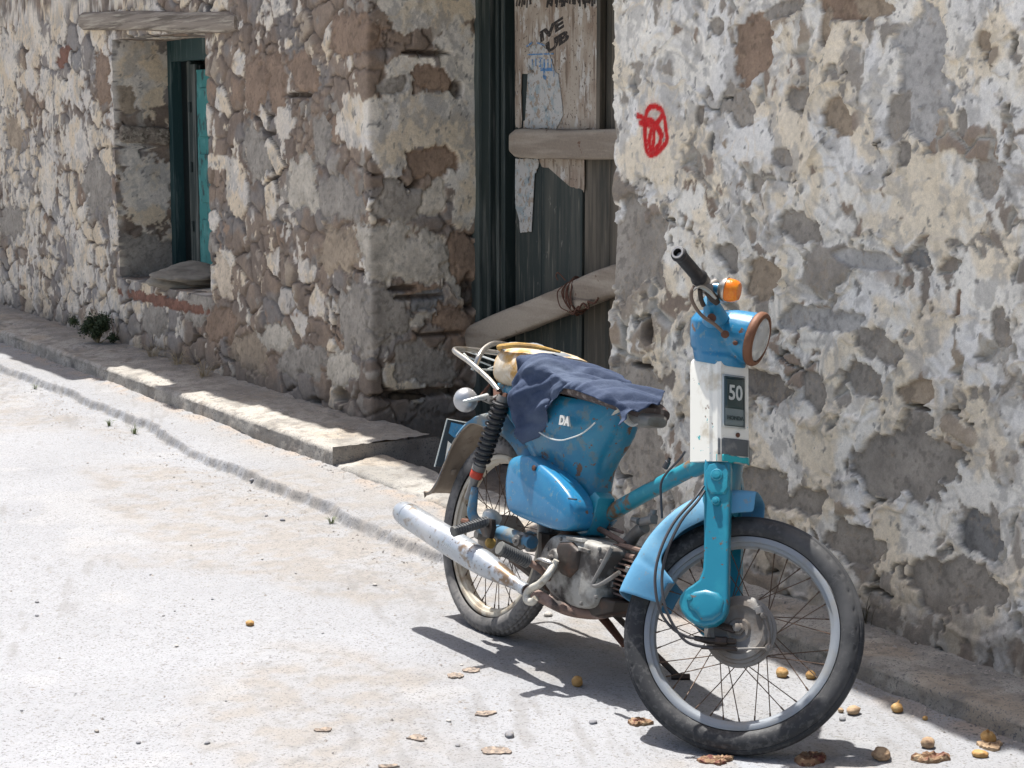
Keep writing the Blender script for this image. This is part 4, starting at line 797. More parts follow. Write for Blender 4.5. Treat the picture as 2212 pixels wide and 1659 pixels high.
# cloth thrown over the seat (rests on it: a thing of its own)
g = []; nI, nJ = 120, 90
for i in range(nI):
    fx = i/(nI-1); row = []
    for j in range(nJ):
        fy = j/(nJ-1)
        # hem of the hanging side, measured from the picture: length that hangs as a function of position
        hang = np.interp(fx, [0, .04, .09, .16, .24, .33, .42, .50, .62, .8, .92, 1], [.05, .11, .175, .238, .205, .135, .072, .034, .022, .020, .028, .055])
        lf = np.interp(fx, [0, .8, 1], [.20, .17, .08])            # flat part across the seat
        dist = fy*(hang+lf)-lf                                     # <0 on the seat, >0 hanging
        x0_ = .15+.13*min(1, max(0, -dist)/.13)**1.3; x = x0_+(.650-x0_)*fx; zt = np.interp(x, [0, .05, .12, .25, .38, .5, .6, .66, .7], [.85, .853, .848, .830, .808, .789, .776, .756, .722])
        hw = np.interp(x, [0, .12, .38, .5, .6, .70], [.120, .126, .119, .106, .09, .05])
        n1 = float(0)
        if dist < 0: y = -hw-dist; z_ = zt-.012*min(1, (abs(y)/hw))**4 - (0 if y < hw else (y-hw)*1.0)
        else:
            a = min(dist/.02, 1.2); y = -hw-.013*math.sin(min(a, 1.2)*1.2)-.02*math.sin(min(1, dist/.12)*1.5); z_ = zt-.012-max(0, dist-.004)
        if y > hw: y = hw+.005
        x += (.02*(dist/.2) if dist > 0 else 0)*(1 if fx < .35 else -.5)
        row.append([x, y, z_, dist])
    g.append(row)
g = np.array(g); px, py, dist = g[..., 0], g[..., 1], g[..., 3]
u_ = px*7+dist*6; v_ = px*6-dist*7
fold = (np.abs(fbm(u_*1.0+3, v_*.35, 3, 2)-.5)*2); fold2 = np.abs(fbm(px*16+dist*14+9, (px-dist)*5, 3, 5)-.5)*2
amp = .075*(.55+.45*ss(-.1, .08, dist)); dy = amp*(fold-.3)+.035*(fold2-.3)
hang_ = ss(-.015, .03, dist)
big_ = .020*np.sin(px*46+dist*16+2.5*fbm(px*6, dist*6, 2, 1))*hang_*ss(.0, .12, dist)
g[..., 1] -= (dy+big_+.004)*hang_; g[..., 2] += (dy*.9+.003)*(1-hang_)
mb = MB(); mb.sheet([[BL(*p[:3]) for p in row] for row in g])
cl = mb.build('cloth', M_cloth, smooth=True, solid=.0016, angle=180); tag(cl, 'crumpled slate blue cloth draped over the torn moped seat', 'cloth')
# luggage rail and grab loop
mb = MB(); mb.tube([BL(.04, -.105, .712), BL(-.02, -.105, .738), BL(-.14, -.105, .775), BL(-.24, -.10, .796), BL(-.275, -.075, .803), BL(-.285, -.02, .806), BL(-.28, .05, .807), BL(-.25, .095, .806), BL(-.15, .1, .80), BL(.0, .1, .79)], .0082, 12, smooth_n=6)
rack = mb.build('luggage_rack', M_chrome, mop)
mb = MB(); mb.tube([B(1022, 800, -.105), B(1029, 785, -.10), B(1036, 768, -.09), B(1048, 752, -.06), B(1068, 742, -.02), B(1092, 745, .03), B(1118, 755, .06), B(1135, 770, .07)], .0085, 12, smooth_n=6); mb.build('grab_rail', M_chrome, rack)
mb = MB()
for (a, b) in [((1002, 764, -.08), (1026, 790, -.10)), ((1010, 759, -.02), (1080, 783, .03)), ((1025, 797, -.10), (1075, 800, .0)), ((1050, 800, -.02), (1078, 787, .02)), ((990, 763, -.06), (1060, 790, .05))]: mb.tube([B(*a), B(*b)], .003, 6)
mb.build('rack_wire', M_silver, rack)
mb = MB(); mb.tube([BL(.03, -.105, .716), BL(.055, -.11, .690), BL(.06, -.10, .66)], [.012, .016, .012], 8, flat=.5); mb.tube([BL(-.03, -.09, .73), BL(-.06, -.1, .68), BL(-.03, -.13, .672)], [.006, .012, .008], 8, flat=.6); mb.build('rack_bracket', M_rust, rack)
# rear mudguard
pth = [(.23, .50), (.17, .575), (.08, .625), (-.03, .64), (-.12, .628), (-.185, .590), (-.235, .530), (-.265, .460), (-.290, .400), (-.312, .366), (-.335, .358)]
g = []; pp = spline([np.array([x, 0, z_]) for x, z_ in pth], 4)
for i, p in enumerate(pp):
    t = pp[min(i+1, len(pp)-1)]-pp[max(i-1, 0)]; t /= np.linalg.norm(t); nrm = np.array([t[2], 0, -t[0]]); nrm = nrm if nrm[2] > -.2 and nrm @ (p-np.array([0, 0, .28])) > 0 else -nrm
    f = i/(len(pp)-1); sk = np.interp(f, [0, .3, .45, .85, 1], [.05, .05, .020, .007, .003]); hw = np.interp(f, [0, .3, .8, 1], [.062, .070, .072, .078]); row = []
    for (yy, k) in ((-1, sk), (-1.02, sk*.6), (-1, .018), (-.88, .006), (-.5, 0), (0, -.002), (.5, 0), (.88, .006), (1, .018), (1.02, sk*.6), (1, sk)):
        q_ = p-nrm*k; row.append(BL(q_[0], yy*hw, q_[2]))
    g.append(row)
mb = MB(); mb.sheet(g); rm = mb.build('rear_mudguard', [M_dust, M_arm], mop, sub=1)
lipm = MB(); lipm.tube([r_[0] for r_ in g[12:]]+[r_ for r_ in g[-1][1:]], .0035, 6); lipm.build('rolled_edge', M_dust, rm)
so_ = rm.modifiers.new('solid', 'SOLIDIFY'); so_.thickness = .004; so_.material_offset = 1; so_.offset = -1
mb = MB(); mb.lathe([(0, .011), (.003, .011), (.004, .004), (.005, 0)], BL(-.262, -.03, .432), xB*.8-zB*.3, 12); mb.build('mudguard_bolt', M_dust, rm)
# number plate and tail lamp
cps = [B(966, 905, -.02), B(1012, 914, .05), B(990, 1006, .05), B(939, 1008, -.02)]
mb = MB(); mb.puff(cps, xB, [(1, -.001), (1, .001)]); npl = mb.build('number_plate', mat('plate_back', (.035, .04, .045), .5, spots=[((.2, .14, .1), 14, .6, .7)]), mop)
mb = MB(); mb.tube([cps[1], cps[0], cps[3]], .0024, 6); mb.build('plate_rim', M_silver, npl)
mb = MB(); mb.puff([B(u, v, -.015) for u, v in [(974, 912), (1000, 918), (997, 935), (980, 945), (968, 935)]], xB, [(1, .002), (.9, .008)]); mb.build('plate_reflector', M_bluec, npl)
mb = MB(); mb.puff([B(u, v, -.015) for u, v in [(967, 952), (984, 968), (976, 990), (960, 996)]], xB, [(1, .002), (.9, .005)]); mb.build('plate_label', M_letter, npl)
# rear indicator
mb = MB(); c = B(1006, 864, -.18); dX = (B(1060, 853, -.12)-c); dX /= np.linalg.norm(dX); mb.lathe([(-.034, 0), (-.033, .012), (-.027, .024), (-.015, .033), (0, .036), (.013, .033), (.024, .024), (.030, .014), (.032, 0)], c, dX*.35+np.array([-.1, -.85, .1]), 28)
ri_ = mb.build('rear_indicator', mat('indicator_shell', (.42, .43, .44), .35, .6, bump=[(40, .0006)]), mop)
c2 = c+np.array([.0, -.035, .003]); mb = MB(); mb.tube([c2-dX*.006-np.array([0, 0, .001]), c2+dX*.035, B(1052, 856, -.13)], [.004, .0065, .009], 10); mb.build('indicator_stalk', M_silver, ri_)
mb = MB(); mb.tube([B(1040, 858, -.13), B(1060, 866, -.12), B(1078, 856, -.11)], [.014, .017, .012], 10, flat=.6); mb.lathe([(0, .009), (.01, .009), (.01, 0)], B(1062, 862, -.135), -yB, 6); mb.build('indicator_bracket', M_alu, ri_)
# right shock absorber
t0 = B(1086, 862, -.115); t1 = B(1037, 1003, -.122); ax_ = (t1-t0); L_ = np.linalg.norm(ax_); ax_ /= L_
mb = MB(); mb.lathe([(-.012, .015), (.005, .019), (.01, .016), (L_, .016), (L_+.002, .020), (L_+.018, .020), (L_+.02, .017), (L_+.045, .017), (L_+.046, .013), (L_+.11, .012)], t0, ax_, 20); shk = mb.build('shock_absorber', M_alu, mop)
mb = MB(); u1 = np.cross(ax_, [0, 0, 1.]); u1 /= np.linalg.norm(u1); u2 = np.cross(ax_, u1); hel = []
for i in range(12*20+1):
    a = 2*math.pi*i/20; hel.append(t0+ax_*(.006+(L_-.010)*i/240)+.0225*(math.cos(a)*u1+math.sin(a)*u2))
mb.tube(hel, .0048, 8); mb.build('coil_spring', M_black, shk)
mb = MB(); mb.lathe([(L_+.020, .0182), (L_+.021, .0188), (L_+.041, .0188), (L_+.042, .0182)], t0, ax_, 20); mb.build('red_band', M_red, shk)
mb = MB(); mb.tube([t0-ax_*.01-yB*.0, t0+yB*.05], .010, 8); mb.build('shock_bolt', M_rust, shk)
mb = MB(); ax2 = [p+yB*.235 for p in (t0, t1)]; mb.tube([ax2[0], ax2[1], ax2[1]+ax_*.1], [.022, .022, .012], 12); mb.build('left_shock_absorber', M_black, mop)
# swing arm
mb = MB(); mb.tube([B(1026, 1052, -.125), B(1022, 1085, -.125), B(1020, 1108, -.122), B(1030, 1126, -.115), B(1052, 1134, -.11)], [.012, .015, .017, .016, .013], 12, smooth_n=4, flat=.7)
mb.tube([B(1040, 1140, -.11), B(1090, 1152, -.105), B(1150, 1172, -.10)], [.020, .022, .02], 14, flat=.9); mb.build('swing_arm', M_arm, mop)
mb = MB(); mb.tube([BL(0, .1, .29), BL(.42, .08, .30)], .018, 10); mb.build('swing_arm_left', M_arm, mop)
# rear wheel
rc = BL(.0, 0, .288)
rwl = wheel(rc, -yB, zB, .292, M_tyre, M_rimd, tread_rear, .045, 'rear_wheel', rb=.035)
mb = MB(); mb.lathe([(-.06, .0), (-.06, .045), (-.04, .062), (.03, .062), (.045, .055), (.05, .02), (.075, .016), (.085, .012), (.085, 0)], rc, -yB, 36); mb.build('rear_hub', M_alu, rwl)
mb = MB(); cx = B(1060, 1118, -.10); mb.lathe([(-.02, .026), (0, .026), (.012, .022), (.024, .012), (.028, 0)], cx, -yB*.8+zB*.6, 18); mb.build('hub_cap', M_silver, rwl)
mb = MB(); mb.tube([B(1000, 1125, -.115), B(1015, 1130, -.12), B(1028, 1126, -.115)], [.008, .012, .008], 8); mb.tube([B(1004, 1134, -.115), B(1022, 1138, -.115)], .006, 8); mb.build('chain_adjuster', M_rust, mop)
mb = MB(); mb.tube([B(1035, 990, .07), B(1000, 1060, .07), B(985, 1110, .07)], .008, 6); mb.build('mudguard_stay', M_alu, mop)
# exhaust
a = B(862, 1101, -.205); b = B(1131, 1271, -.168); ax_ = b-a; L_ = np.linalg.norm(ax_)
f = lambda k: k*L_
mb = MB(); mb.lathe([(f(.0), .008), (f(.004), .020), (f(.012), .027), (f(.035), .033), (f(.07), .0365), (f(.085), .0372), (f(.088), .0358), (f(.092), .0378), (f(.25), .0385), (f(.45), .040), (f(.62), .0385), (f(.72), .036), (f(.80), .030), (f(.90), .021), (f(.985), .0145), (f(.99), .0175), (f(1.02), .0175), (f(1.021), .014)], a, ax_, 40)
mf = mb.build('muffler', M_muff, mop, angle=25)
mb = MB(); mb.lathe([(-.001, 0), (-.0005, .012)], a+ax_/L_*.0005, ax_, 20); mb.build('tail_outlet', M_oily, mf)
mb = MB(); mb.tube([b-ax_/L_*.01, B(1165, 1288, -.15), B(1222, 1316, -.115), B(1270, 1326, -.09), B(1305, 1326, -.07), B(1332, 1315, -.05), B(1345, 1295, -.03), B(1350, 1270, -.01)], [.013, .0155, .0155, .014, .013, .013, .013, .013], 16, smooth_n=6); mb.build('exhaust_pipe', M_pipe, mf)
# engine
oe = [(1166, 1222), (1170, 1200), (1180, 1178), (1192, 1162), (1206, 1155), (1230, 1157), (1262, 1166), (1296, 1177), (1316, 1186), (1318, 1198), (1304, 1222), (1296, 1250), (1292, 1290), (1280, 1312), (1250, 1314), (1218, 1300), (1192, 1280), (1174, 1252)]
pts = spline([B(u, v, -.105) for u, v in oe+[oe[0]]], 3)[:-1]
mb = MB(); mb.puff(pts, -yB, [(.96, -.17), (1, -.15), (1, -.004), (.975, .006), (.90, .012), (.6, .015)]); eng = mb.build('engine', M_case, mop, bevel=.002, angle=35)
mb = MB(); c = B(1204, 1208, -.118); mb.lathe([(-.01, .030), (.012, .028), (.018, .024), (.020, .012), (.030, .010), (.032, 0)], c, -yB, 24)
mb2 = MB(); mb2.puff([B(u, v, -.116) for u, v in [(1215, 1172), (1240, 1172), (1258, 1190), (1252, 1230), (1235, 1248), (1218, 1240), (1208, 1215), (1208, 1188)]], -yB, [(1.05, -.006), (1, .008), (.9, .014), (.7, .017)])
mb.puff([B(u, v, -.116) for u, v in [(1255, 1180), (1278, 1188), (1278, 1196), (1256, 1190)]], -yB, [(1, -.006), (1, .010), (.9, .012)]); mb.puff([B(u, v, -.114) for u, v in [(1228, 1158), (1262, 1164), (1264, 1172), (1230, 1166)]], -yB, [(1, -.01), (1, .009), (.9, .011)])
mb.build('kick_boss', M_case, eng, bevel=.001); mb2.build('clutch_cover', M_oily, eng, bevel=.001)
mb = MB(); mb.puff([B(u, v, -.09) for u, v in [(1185, 1265), (1225, 1290), (1290, 1285), (1330, 1300), (1322, 1322), (1290, 1332), (1240, 1325), (1190, 1300)]], -yB, [(.95, -.14), (1, -.12), (1, 0), (.9, .006)]); mb.build('oil_sump', M_oily, eng, bevel=.003)
mb = MB()
for k in range(8):
    z_ = .262+k*.0135; hw = .052+.012*math.sin(math.pi*(k+.5)/8); mb.box(BL(.685, -.005, z_), xB*.066, yB*hw, zB*.0022)
mb.tube([BL(.60, 0, .31), BL(.75, 0, .31)], .040, 20); fin = mb.build('cylinder', M_pipe, eng)
for k in range(4): mb = MB(); mb.box(BL(.66+(k % 2)*.06, -.062, .285+(k//2)*.05), xB*.008, yB*.008, zB*.008); mb.build('cylinder_bolt', M_alu, fin, bevel=.002)
mb = MB(); mb.tube([B(1322, 1182, -.15), B(1305, 1215, -.15), B(1284, 1254, -.15), B(1282, 1264, -.15), B(1292, 1265, -.15), B(1315, 1252, -.145), B(1338, 1236, -.14)], .0058, 10, smooth_n=4); mb.build('engine_guard_wire', M_alu, eng)
for (u, v) in ((1184, 1186), (1212, 1164), (1296, 1186), (1300, 1212), (1288, 1290), (1256, 1304), (1200, 1276), (1176, 1240)):
    mb = MB(); mb.lathe([(-.002, .0055), (.004, .0055), (.005, .004), (.005, 0)], B(u, v, -.118), -yB, 6); mb.build('case_screw', M_alu, eng)
# carburettor and clutter
mb = MB(); mb.tube([B(1352, 1180, 0), B(1375, 1150, 0), B(1392, 1138, 0)], [.02, .016, .018], 12); mb.tube([B(1385, 1128, -.01), B(1412, 1122, -.01)], .012, 10); mb.tube([B(1365, 1122, -.02), B(1380, 1126, -.02)], [.006, .010], 8); mb.lathe([(0, .014), (.02, .014), (.024, .009), (.035, .009), (.036, 0)], B(1408, 1130, 0), zB, 12)
mb.build('carburettor', M_alu, eng)
mb = MB(); mb.tube([B(1340, 1178, -.05), B(1360, 1182, -.05), B(1385, 1190, -.04)], .007, 8); mb.tube([B(1335, 1195, -.05), B(1372, 1205, -.05)], .008, 8); mb.box(B(1350, 1190, -.03), xB*.03, yB*.02, zB*.012)
mb.tube([B(1290, 1140, -.03), B(1330, 1162, -.02), B(1350, 1175, -.02)], .008, 8); mb.tube([B(1300, 1135, -.0), B(1345, 1150, .0)], .005, 8); mb.build('intake_parts', M_pipe, eng)
# rusty knobs around the pivot
mb = MB(); c = B(1126, 1168, -.11); mb.lathe([(-.03, .024), (0, .024), (.006, .016), (.018, .016), (.019, .007), (.026, .007), (.027, 0)], c, -yB, 16); mb.tube([B(1100, 1168, -.11), B(1126, 1160, -.12)], .006, 8); mb.lathe([(-.02, .018), (0, .018), (.004, .01), (.008, 0)], B(1140, 1178, -.10), -yB, 12); mb.build('pivot_knob', M_alu, mop)
mb = MB(); mb.lathe([(-.01, .016), (0, .016), (.008, .012), (.012, 0)], B(1058, 1172, -.135), -yB+zB*.3, 14); mb.build('amber_reflector', M_yel, mop)
mb = MB(); mb.tube([B(1186, 1150, -.02), B(1186, 1240, 0)], .03, 8); mb.tube([BL(.36, 0, .36), BL(.44, 0, .27)], .05, 10); mb.tube([B(1110, 1200, 0), B(1190, 1262, 0)], .022, 8); mb.build('chain_case', M_oily, mop)
# footrests
def peg(p, q_, r, name, m, box=False):
    p = np.array(p); q_ = np.array(q_); n = 26; L_ = np.linalg.norm(q_-p); pr = []
    for k in range(n): pr += [(L_*(k)/n, r*(1 if k % 2 else .84)), (L_*(k+1)/n-.0005, r*(1 if k % 2 else .84))]
    mb = MB(); mb.lathe([(0, 0), (0, r*.98)]+pr+[(L_, 0)], p, q_-p, 8 if box else 18); o = mb.build(name, m, mop, angle=25); mb = MB(); mb.lathe([(-.003, 0), (-.003, r*.95), (0, r*1.04), (.003, r*1.04)], p, q_-p, 8 if box else 18); mb.build('end_cap', mat('worn_rubber', (.13, .13, .12), .8, bump=[(60, .002)]), o); return o
M_peg = mat('dusty_rubber', (.075, .078, .08), .75, spots=[((.2, .2, .19), 20, .5, .7)])
peg(B(980, 1148, -.265), B(1052, 1126, -.155), .0155, 'passenger_footrest', M_peg, True)
peg(B(1080, 1184, -.275), B(1140, 1213, -.185), .0185, 'footrest', M_peg)
mb = MB(); mb.puff([B(u, v, -.15) for u, v in [(1040, 1118), (1064, 1122), (1066, 1140), (1060, 1163), (1046, 1160), (1038, 1140)]], -yB, [(1, -.01), (1, .004), (.9, .006)]); mb.build('footrest_bracket', M_oily, mop)
mb = MB(); mb.tube([B(1136, 1211, -.19), B(1165, 1228, -.16), B(1186, 1248, -.12), B(1200, 1262, -.05)], .0095, 10, smooth_n=3); mb.build('footrest_bar', M_pipe, mop)
# kick starter
mb = MB(); mb.tube([B(1202, 1210, -.148), B(1196, 1222, -.152), B(1182, 1244, -.175), B(1165, 1262, -.185), B(1147, 1272, -.190), B(1138, 1284, -.193), B(1139, 1297, -.195), B(1150, 1300, -.195), B(1158, 1292, -.193)], [.008, .010, .0105, .0105, .0105, .0105, .0105, .0105, .009], 14, smooth_n=5); ks = mb.build('kick_starter', mat('chipped_lever', (.50, .48, .42), .55, .3, spots=[((.3, .26, .2), 30, .5, .65)], bump=[(60, .0008)]), mop)
mb = MB(); mb.tube([B(1156, 1212, -.165), B(1170, 1208, -.165), B(1188, 1214, -.160), B(1196, 1219, -.155)], [.006, .011, .009, .004], 12, smooth_n=3, flat=.6); mb.build('gear_pedal', M_chrome, ks)
# stand
mb = MB(); mb.tube([B(1285, 1315, .0), B(1315, 1350, .02), B(1350, 1395, .02)], [.018, .016, .012], 8, flat=.5); mb.build('centre_stand', M_rust, mop)
p_ = B(1300, 1300, .05); mb = MB(); q_ = BL(.66, .20, .06); q_[2] = .004; mb.tube([p_, q_], .009, 8); mb.tube([q_-np.array([.02, 0, 0]), q_+np.array([.03, 0, 0])], .010, 6); mb.build('side_stand', M_oily, mop)
# cream head cover with badge
def hsec(c_, z_, k=1., yk=1.):
    pr = [(-.060, -.045), (-.052, -.056), (.000, -.058), (.024, -.057), (.030, -.052), (.036, -.051), (.046, -.050), (.053, -.044), (.057, 0), (.053, .044), (.046, .050), (.016, .055), (-.052, .056), (-.060, .045)]
    return [BL(c_+x*k, y*k*yk, z_+.18*x) for x, y in pr]
hz_ = [(.655, .945), (.66, .944), (.72, .929), (.78, .914), (.84, .899), (.885, .888), (.900, .884), (.908, .880)]
mb = MB(); mb.loft([hsec(c_, z_, 1.0 if i < 6 else (.97 if i == 6 else .88)) for i, (z_, c_) in enumerate(hz_)]); hc = mb.build('head_cover', M_white, mop, angle=22)
def hp(y, z_, off=0.): c_ = np.interp(z_, [a for a, _ in hz_], [b for _, b in hz_]); x = np.interp(abs(y), [0, .044, .050, .052], [.057, .053, .046, .036]); return BL(c_+x+off, y, z_+.18*x)
def hpatch(y0, y1, z0, z1, off, m, name, par, ny=8, nz=10, jag=0):
    rnd = random.Random(5); mb = MB(); mb.sheet([[hp(y0+(y1-y0)*i/ny, z0+(z1-z0)*j/nz+(rnd.uniform(-jag, jag) if j in (0, nz) else 0), off) for j in range(nz+1)] for i in range(ny+1)]); return mb.build(name, m, par, solid=.0016)
bdg = hpatch(-.042, .030, .738, .866, .0025, M_silver, 'badge', hc)
hpatch(-.038, .026, .742, .862, .0038, M_badge2, 'badge_field', bdg)
hpatch(-.035, .023, .785, .859, .0049, M_badge, 'badge_number_field', bdg)
mb = MB()
for (a, b) in (((-.037, .743), (.025, .743)), ((-.037, .861), (.025, .861)), ((-.037, .743), (-.037, .861)), ((.025, .743), (.025, .861))): mb.tube([hp(a[0]+(b[0]-a[0])*k/6, a[1]+(b[1]-a[1])*k/6, .0048) for k in range(7)], .0009, 5)
mb.build('badge_line', M_badge, bdg)
vz = hp(0, .86)-hp(0, .75); vz /= np.linalg.norm(vz)
text('50', 'badge_number', M_silver, .052, hp(-.006, .822, .0068), yB, vz, bdg, bold=.001, sx=.86)
text('HONDA', 'badge_name', M_badge, .0140, hp(-.006, .762, .0062), yB, vz, bdg, bold=.0003, sx=1.0)
hpatch(-.050, .048, .672, .712, .0018, M_grey, 'grey_band', hc)
hpatch(-.051, .048, .655, .670, .0020, M_tealspl, 'teal_paint_splash', hc, jag=.004)
mb = MB(); mb.lathe([(0, .006), (.003, .006), (.004, 0)], hp(.004, .722, .001), xB, 10); mb.build('cover_screw', M_rust, hc)
rnd = random.Random(9)
# headlight nacelle
Yh = 4.585
dh = np.array(CR)*.86-CU*.26+(-CF)*.44; dh /= np.linalg.norm(dh)
lc = DY(1631, 731, Yh-.02)
mb = MB()
mb.lathe([(-.125, 0), (-.12, .030), (-.10, .047), (-.06, .058), (-.02, .0625), (-.003, .064), (-.003, 0)], lc, dh, 32)
n0 = BL(.884, 0, .896); n1 = DY(1548, 722, Yh+.02); n2c = DY(1545, 672, Yh+.02)
def el_(c, a, b, ax1, ax2): return [c+ax1*a*math.cos(t)+ax2*b*math.sin(t) for t in np.linspace(0, 2*math.pi, 33)[:-1]]
h1 = dh-zz*(dh @ zz); h1 /= np.linalg.norm(h1); h2 = np.cross(zz, h1)
mb.loft([el_(n0, .068, .064, xB, yB), el_(n0*.7+n1*.3, .070, .065, xB, yB), el_(n0*.4+n1*.6, .070, .062, h1, h2), el_(n1, .068, .060, h1, h2), el_(n1*.35+n2c*.65, .064, .054, h1, h2), el_(n2c, .046, .038, h1, h2)])
mb.tube([DY(1545, 690, Yh-.03), DY(1540, 668, Yh-.05), DY(1533, 648, Yh-.08)], [.034, .024, .018], 16)
hl = mb.build('headlight', M_bluec, mop, remesh=.0026)
mb = MB(); mb.lathe([(-.004, .0655), (.001, .069), (.009, .0695), (.015, .066), (.018, .0575), (.014, .0555), (.004, .056), (-.004, .058)], lc, dh, 44, closed=True); mb.build('headlight_rim', mat('rusty_rim', (.17, .075, .04), .6, .2, spots=[((.27, .14, .08), 20, .5, .65)], bump=[(80, .0006)]), hl)
mb = MB(); mb.lathe([(.012, .0565), (.017, .052), (.021, .04), (.024, .02), (.0245, 0)], lc, dh, 40); mb.build('headlight_lens', M_glass, hl)
mb = MB(); 
for (u, v, r) in ((1566, 722, .010), (1588, 741, .006)): mb.lathe([(-.01, r), (.004, r), (.006, r*.5), (.006, 0)], DY(u, v, Yh-.072), (-CF)*.9-CR*.2, 12)
mb.build('headlight_bolt', M_rust, hl)
mb = MB(); mb.lathe([(-.008, .011), (.003, .010), (.004, .006), (.002, 0)], DY(1537, 686, Yh-.085), (-CF)*.9-CR*.2+zz*.2, 14); mb.build('cable_grommet', M_rust, hl)
# handlebar
hb = lambda u, v, dY: DY(u, v, Yh+dY)
mb = MB(); mb.tube([hb(1556, 640, -.02), hb(1535, 626, -.07), hb(1512, 603, -.12), hb(1470, 553, -.22)], [.012, .012, .0115, .011], 14); bar = mb.build('handlebar', M_chrome, mop)
a = hb(1512, 602, -.12); b = hb(1464, 546, -.225); ax_ = b-a; L_ = np.linalg.norm(ax_)
pr = [(0, .0195), (.004, .0215), (.010, .0205), (.016, .0165)]
for k in range(12): pr += [(.02+(L_-.034)*k/12, .0158), (.02+(L_-.034)*(k+.5)/12, .0166)]
pr += [(L_-.013, .018), (L_-.008, .0195), (L_-.002, .0185), (L_, .015), (L_+.0005, .010), (L_-.02, .0095)]
mb = MB(); mb.lathe(pr, a, ax_, 24); mb.build('grip', M_black, bar)
mb = MB(); mb.lathe([(L_-.001, .0155), (L_+.003, .0150), (L_+.003, .0105), (L_-.012, .0100)], a, ax_, 22); mb.build('bar_end', M_chrome, bar)
mb = MB(); mb.lathe([(-.030, .013), (-.026, .019), (-.006, .020), (0, .017)], a, ax_, 18); mb.tube([hb(1530, 622, -.10), hb(1548, 612, -.08)], [.013, .014], 12); mb.box(hb(1528, 622, -.115), CR*.013, CU*.012, CF*.012); mb.build('throttle_housing', M_alu, bar, bevel=.004)
mb = MB(); mb.tube([hb(1499, 627, -.15), hb(1505, 621, -.155), hb(1516, 620, -.15), hb(1532, 630, -.14), hb(1546, 645, -.13)], [.003, .005, .006, .006, .004], 8, smooth_n=4, flat=.7); mb.build('brake_lever', M_chrome, bar)
mb = MB(); mb.tube([hb(1528, 628, -.125), hb(1542, 645, -.12), hb(1550, 655, -.115)], [.010, .012, .008], 10); mb.tube([hb(1512, 625, -.12), hb(1514, 645, -.11), hb(1520, 660, -.1)], .006, 8, smooth_n=3); mb.build('lever_bracket', M_oily, bar)
mb = MB(); mb.tube([hb(1500, 618, -.13), hb(1494, 630, -.135), hb(1494, 645, -.13), hb(1503, 665, -.12), hb(1519, 684, -.105), hb(1543, 700, -.095), hb(1560, 716, -.09)], .0045, 8, smooth_n=6); mb.build('throttle_cable', M_cabled, bar)
# left side of the bar, hidden from the street
mb = MB(); mb.tube([hb(1560, 645, .02), hb(1580, 660, .10), hb(1598, 690, .20), hb(1615, 730, .34)], [.012, .012, .012, .012], 12, smooth_n=3); mb.build('left_bar', M_chrome, bar)
mb = MB(); mb.tube([hb(1603, 702, .24), hb(1615, 730, .34)], .016, 14); mb.build('left_grip', M_black, bar)
# front indicator
c = hb(1566, 625, -.11); ad = CR*.90-CU*.18-CF*.38; ad /= np.linalg.norm(ad)
mb = MB(); mb.tube([c-ad*.035, c-ad*.010], [.011, .013], 12); stk = mb.build('indicator_mount', M_bluec, mop)
mb = MB(); mb.lathe([(-.016, 0), (-.016, .012), (-.012, .022), (-.003, .0295), (.005, .031), (.006, .028)], c, ad, 28); ind = mb.build('front_indicator', M_chrome, stk)
mb = MB(); pr = [(.003, .0285), (.018, .0285), (.030, .026), (.036, .021), (.0375, .010), (.0375, 0)]; mb.lathe(pr, c, ad, 28); mb.build('indicator_lens', M_amber, stk)
# cables down to the front brake
mb = MB(); mb.tube([S(u, v, y) for u, v, y in [(1520, 1050, -.10), (1500, 1078, -.115), (1457, 1127, -.13), (1428, 1185, -.14), (1415, 1246, -.14), (1423, 1311, -.13), (1449, 1354, -.11), (1483, 1375, -.09), (1512, 1380, -.075)]], .0036, 8, smooth_n=6); mb.build('brake_cable', M_cable, mop)
mb = MB(); mb.tube([S(u, v, y) for u, v, y in [(1522, 1060, -.10), (1505, 1085, -.115), (1472, 1125, -.125), (1443, 1185, -.13), (1430, 1246, -.13), (1437, 1311, -.125), (1462, 1362, -.11), (1490, 1390, -.09), (1540, 1400, -.07)]], .0036, 8, smooth_n=6); mb.build('speedometer_cable', M_cable, mop)
mb = MB(); mb.tube([B(u, v, y) for u, v, y in [(1480, 975, -.05), (1468, 992, -.05), (1440, 1022, -.05), (1428, 1045, -.05), (1428, 1080, -.045), (1430, 1120, -.04)]], .0032, 8, smooth_n=6); mb.lathe([(-.01, .008), (.01, .008), (.011, .005), (.02, .005)], B(1440, 1004, -.03), xB*.5+zB, 8); mb.build('choke_cable', M_cable, mop)

# ================================================================== small things on the ground
rnd = random.Random(21)
def on_ground(u, v): s, n = G(u, v, .012); z_ = groundz(s, n); s, n = G(u, v, z_); return s, n, groundz(s, n)
def fig(u, v, r, m, label, seed, stem=True, flat=(1, 1, .85)):
    r = r*.80
    s, n, z_ = on_ground(u, v); c = SN(s, n, z_)
    o = rock('fallen_fig', SN(s, n, z_+r*flat[2]*.8), r, seed, m, flat, 3, None, .22); tag(o, label, 'fruit', 'fallen figs and squashed fruit by the kerb')
    if stem: mb = MB(); t = SN(s, n, z_+r*1.6); a = rnd.uniform(0, 6); mb.tube([t-zz*r*.5, t+np.array([math.cos(a), math.sin(a), .4])*r*.5, t+np.array([math.cos(a), math.sin(a), .3])*r*.8], [r*.3, r*.16, r*.10], 6); mb.build('stem', m, o)
    return o
fig(1247, 1482, .0195, M_fig, 'orange brown fig lying in the shadow between the moped wheels', 1, False, (1, 1, .95))
fig(1689, 1462, .0215, M_fig, 'yellowish fig seen through the front wheel, left of its neighbour', 2, False)
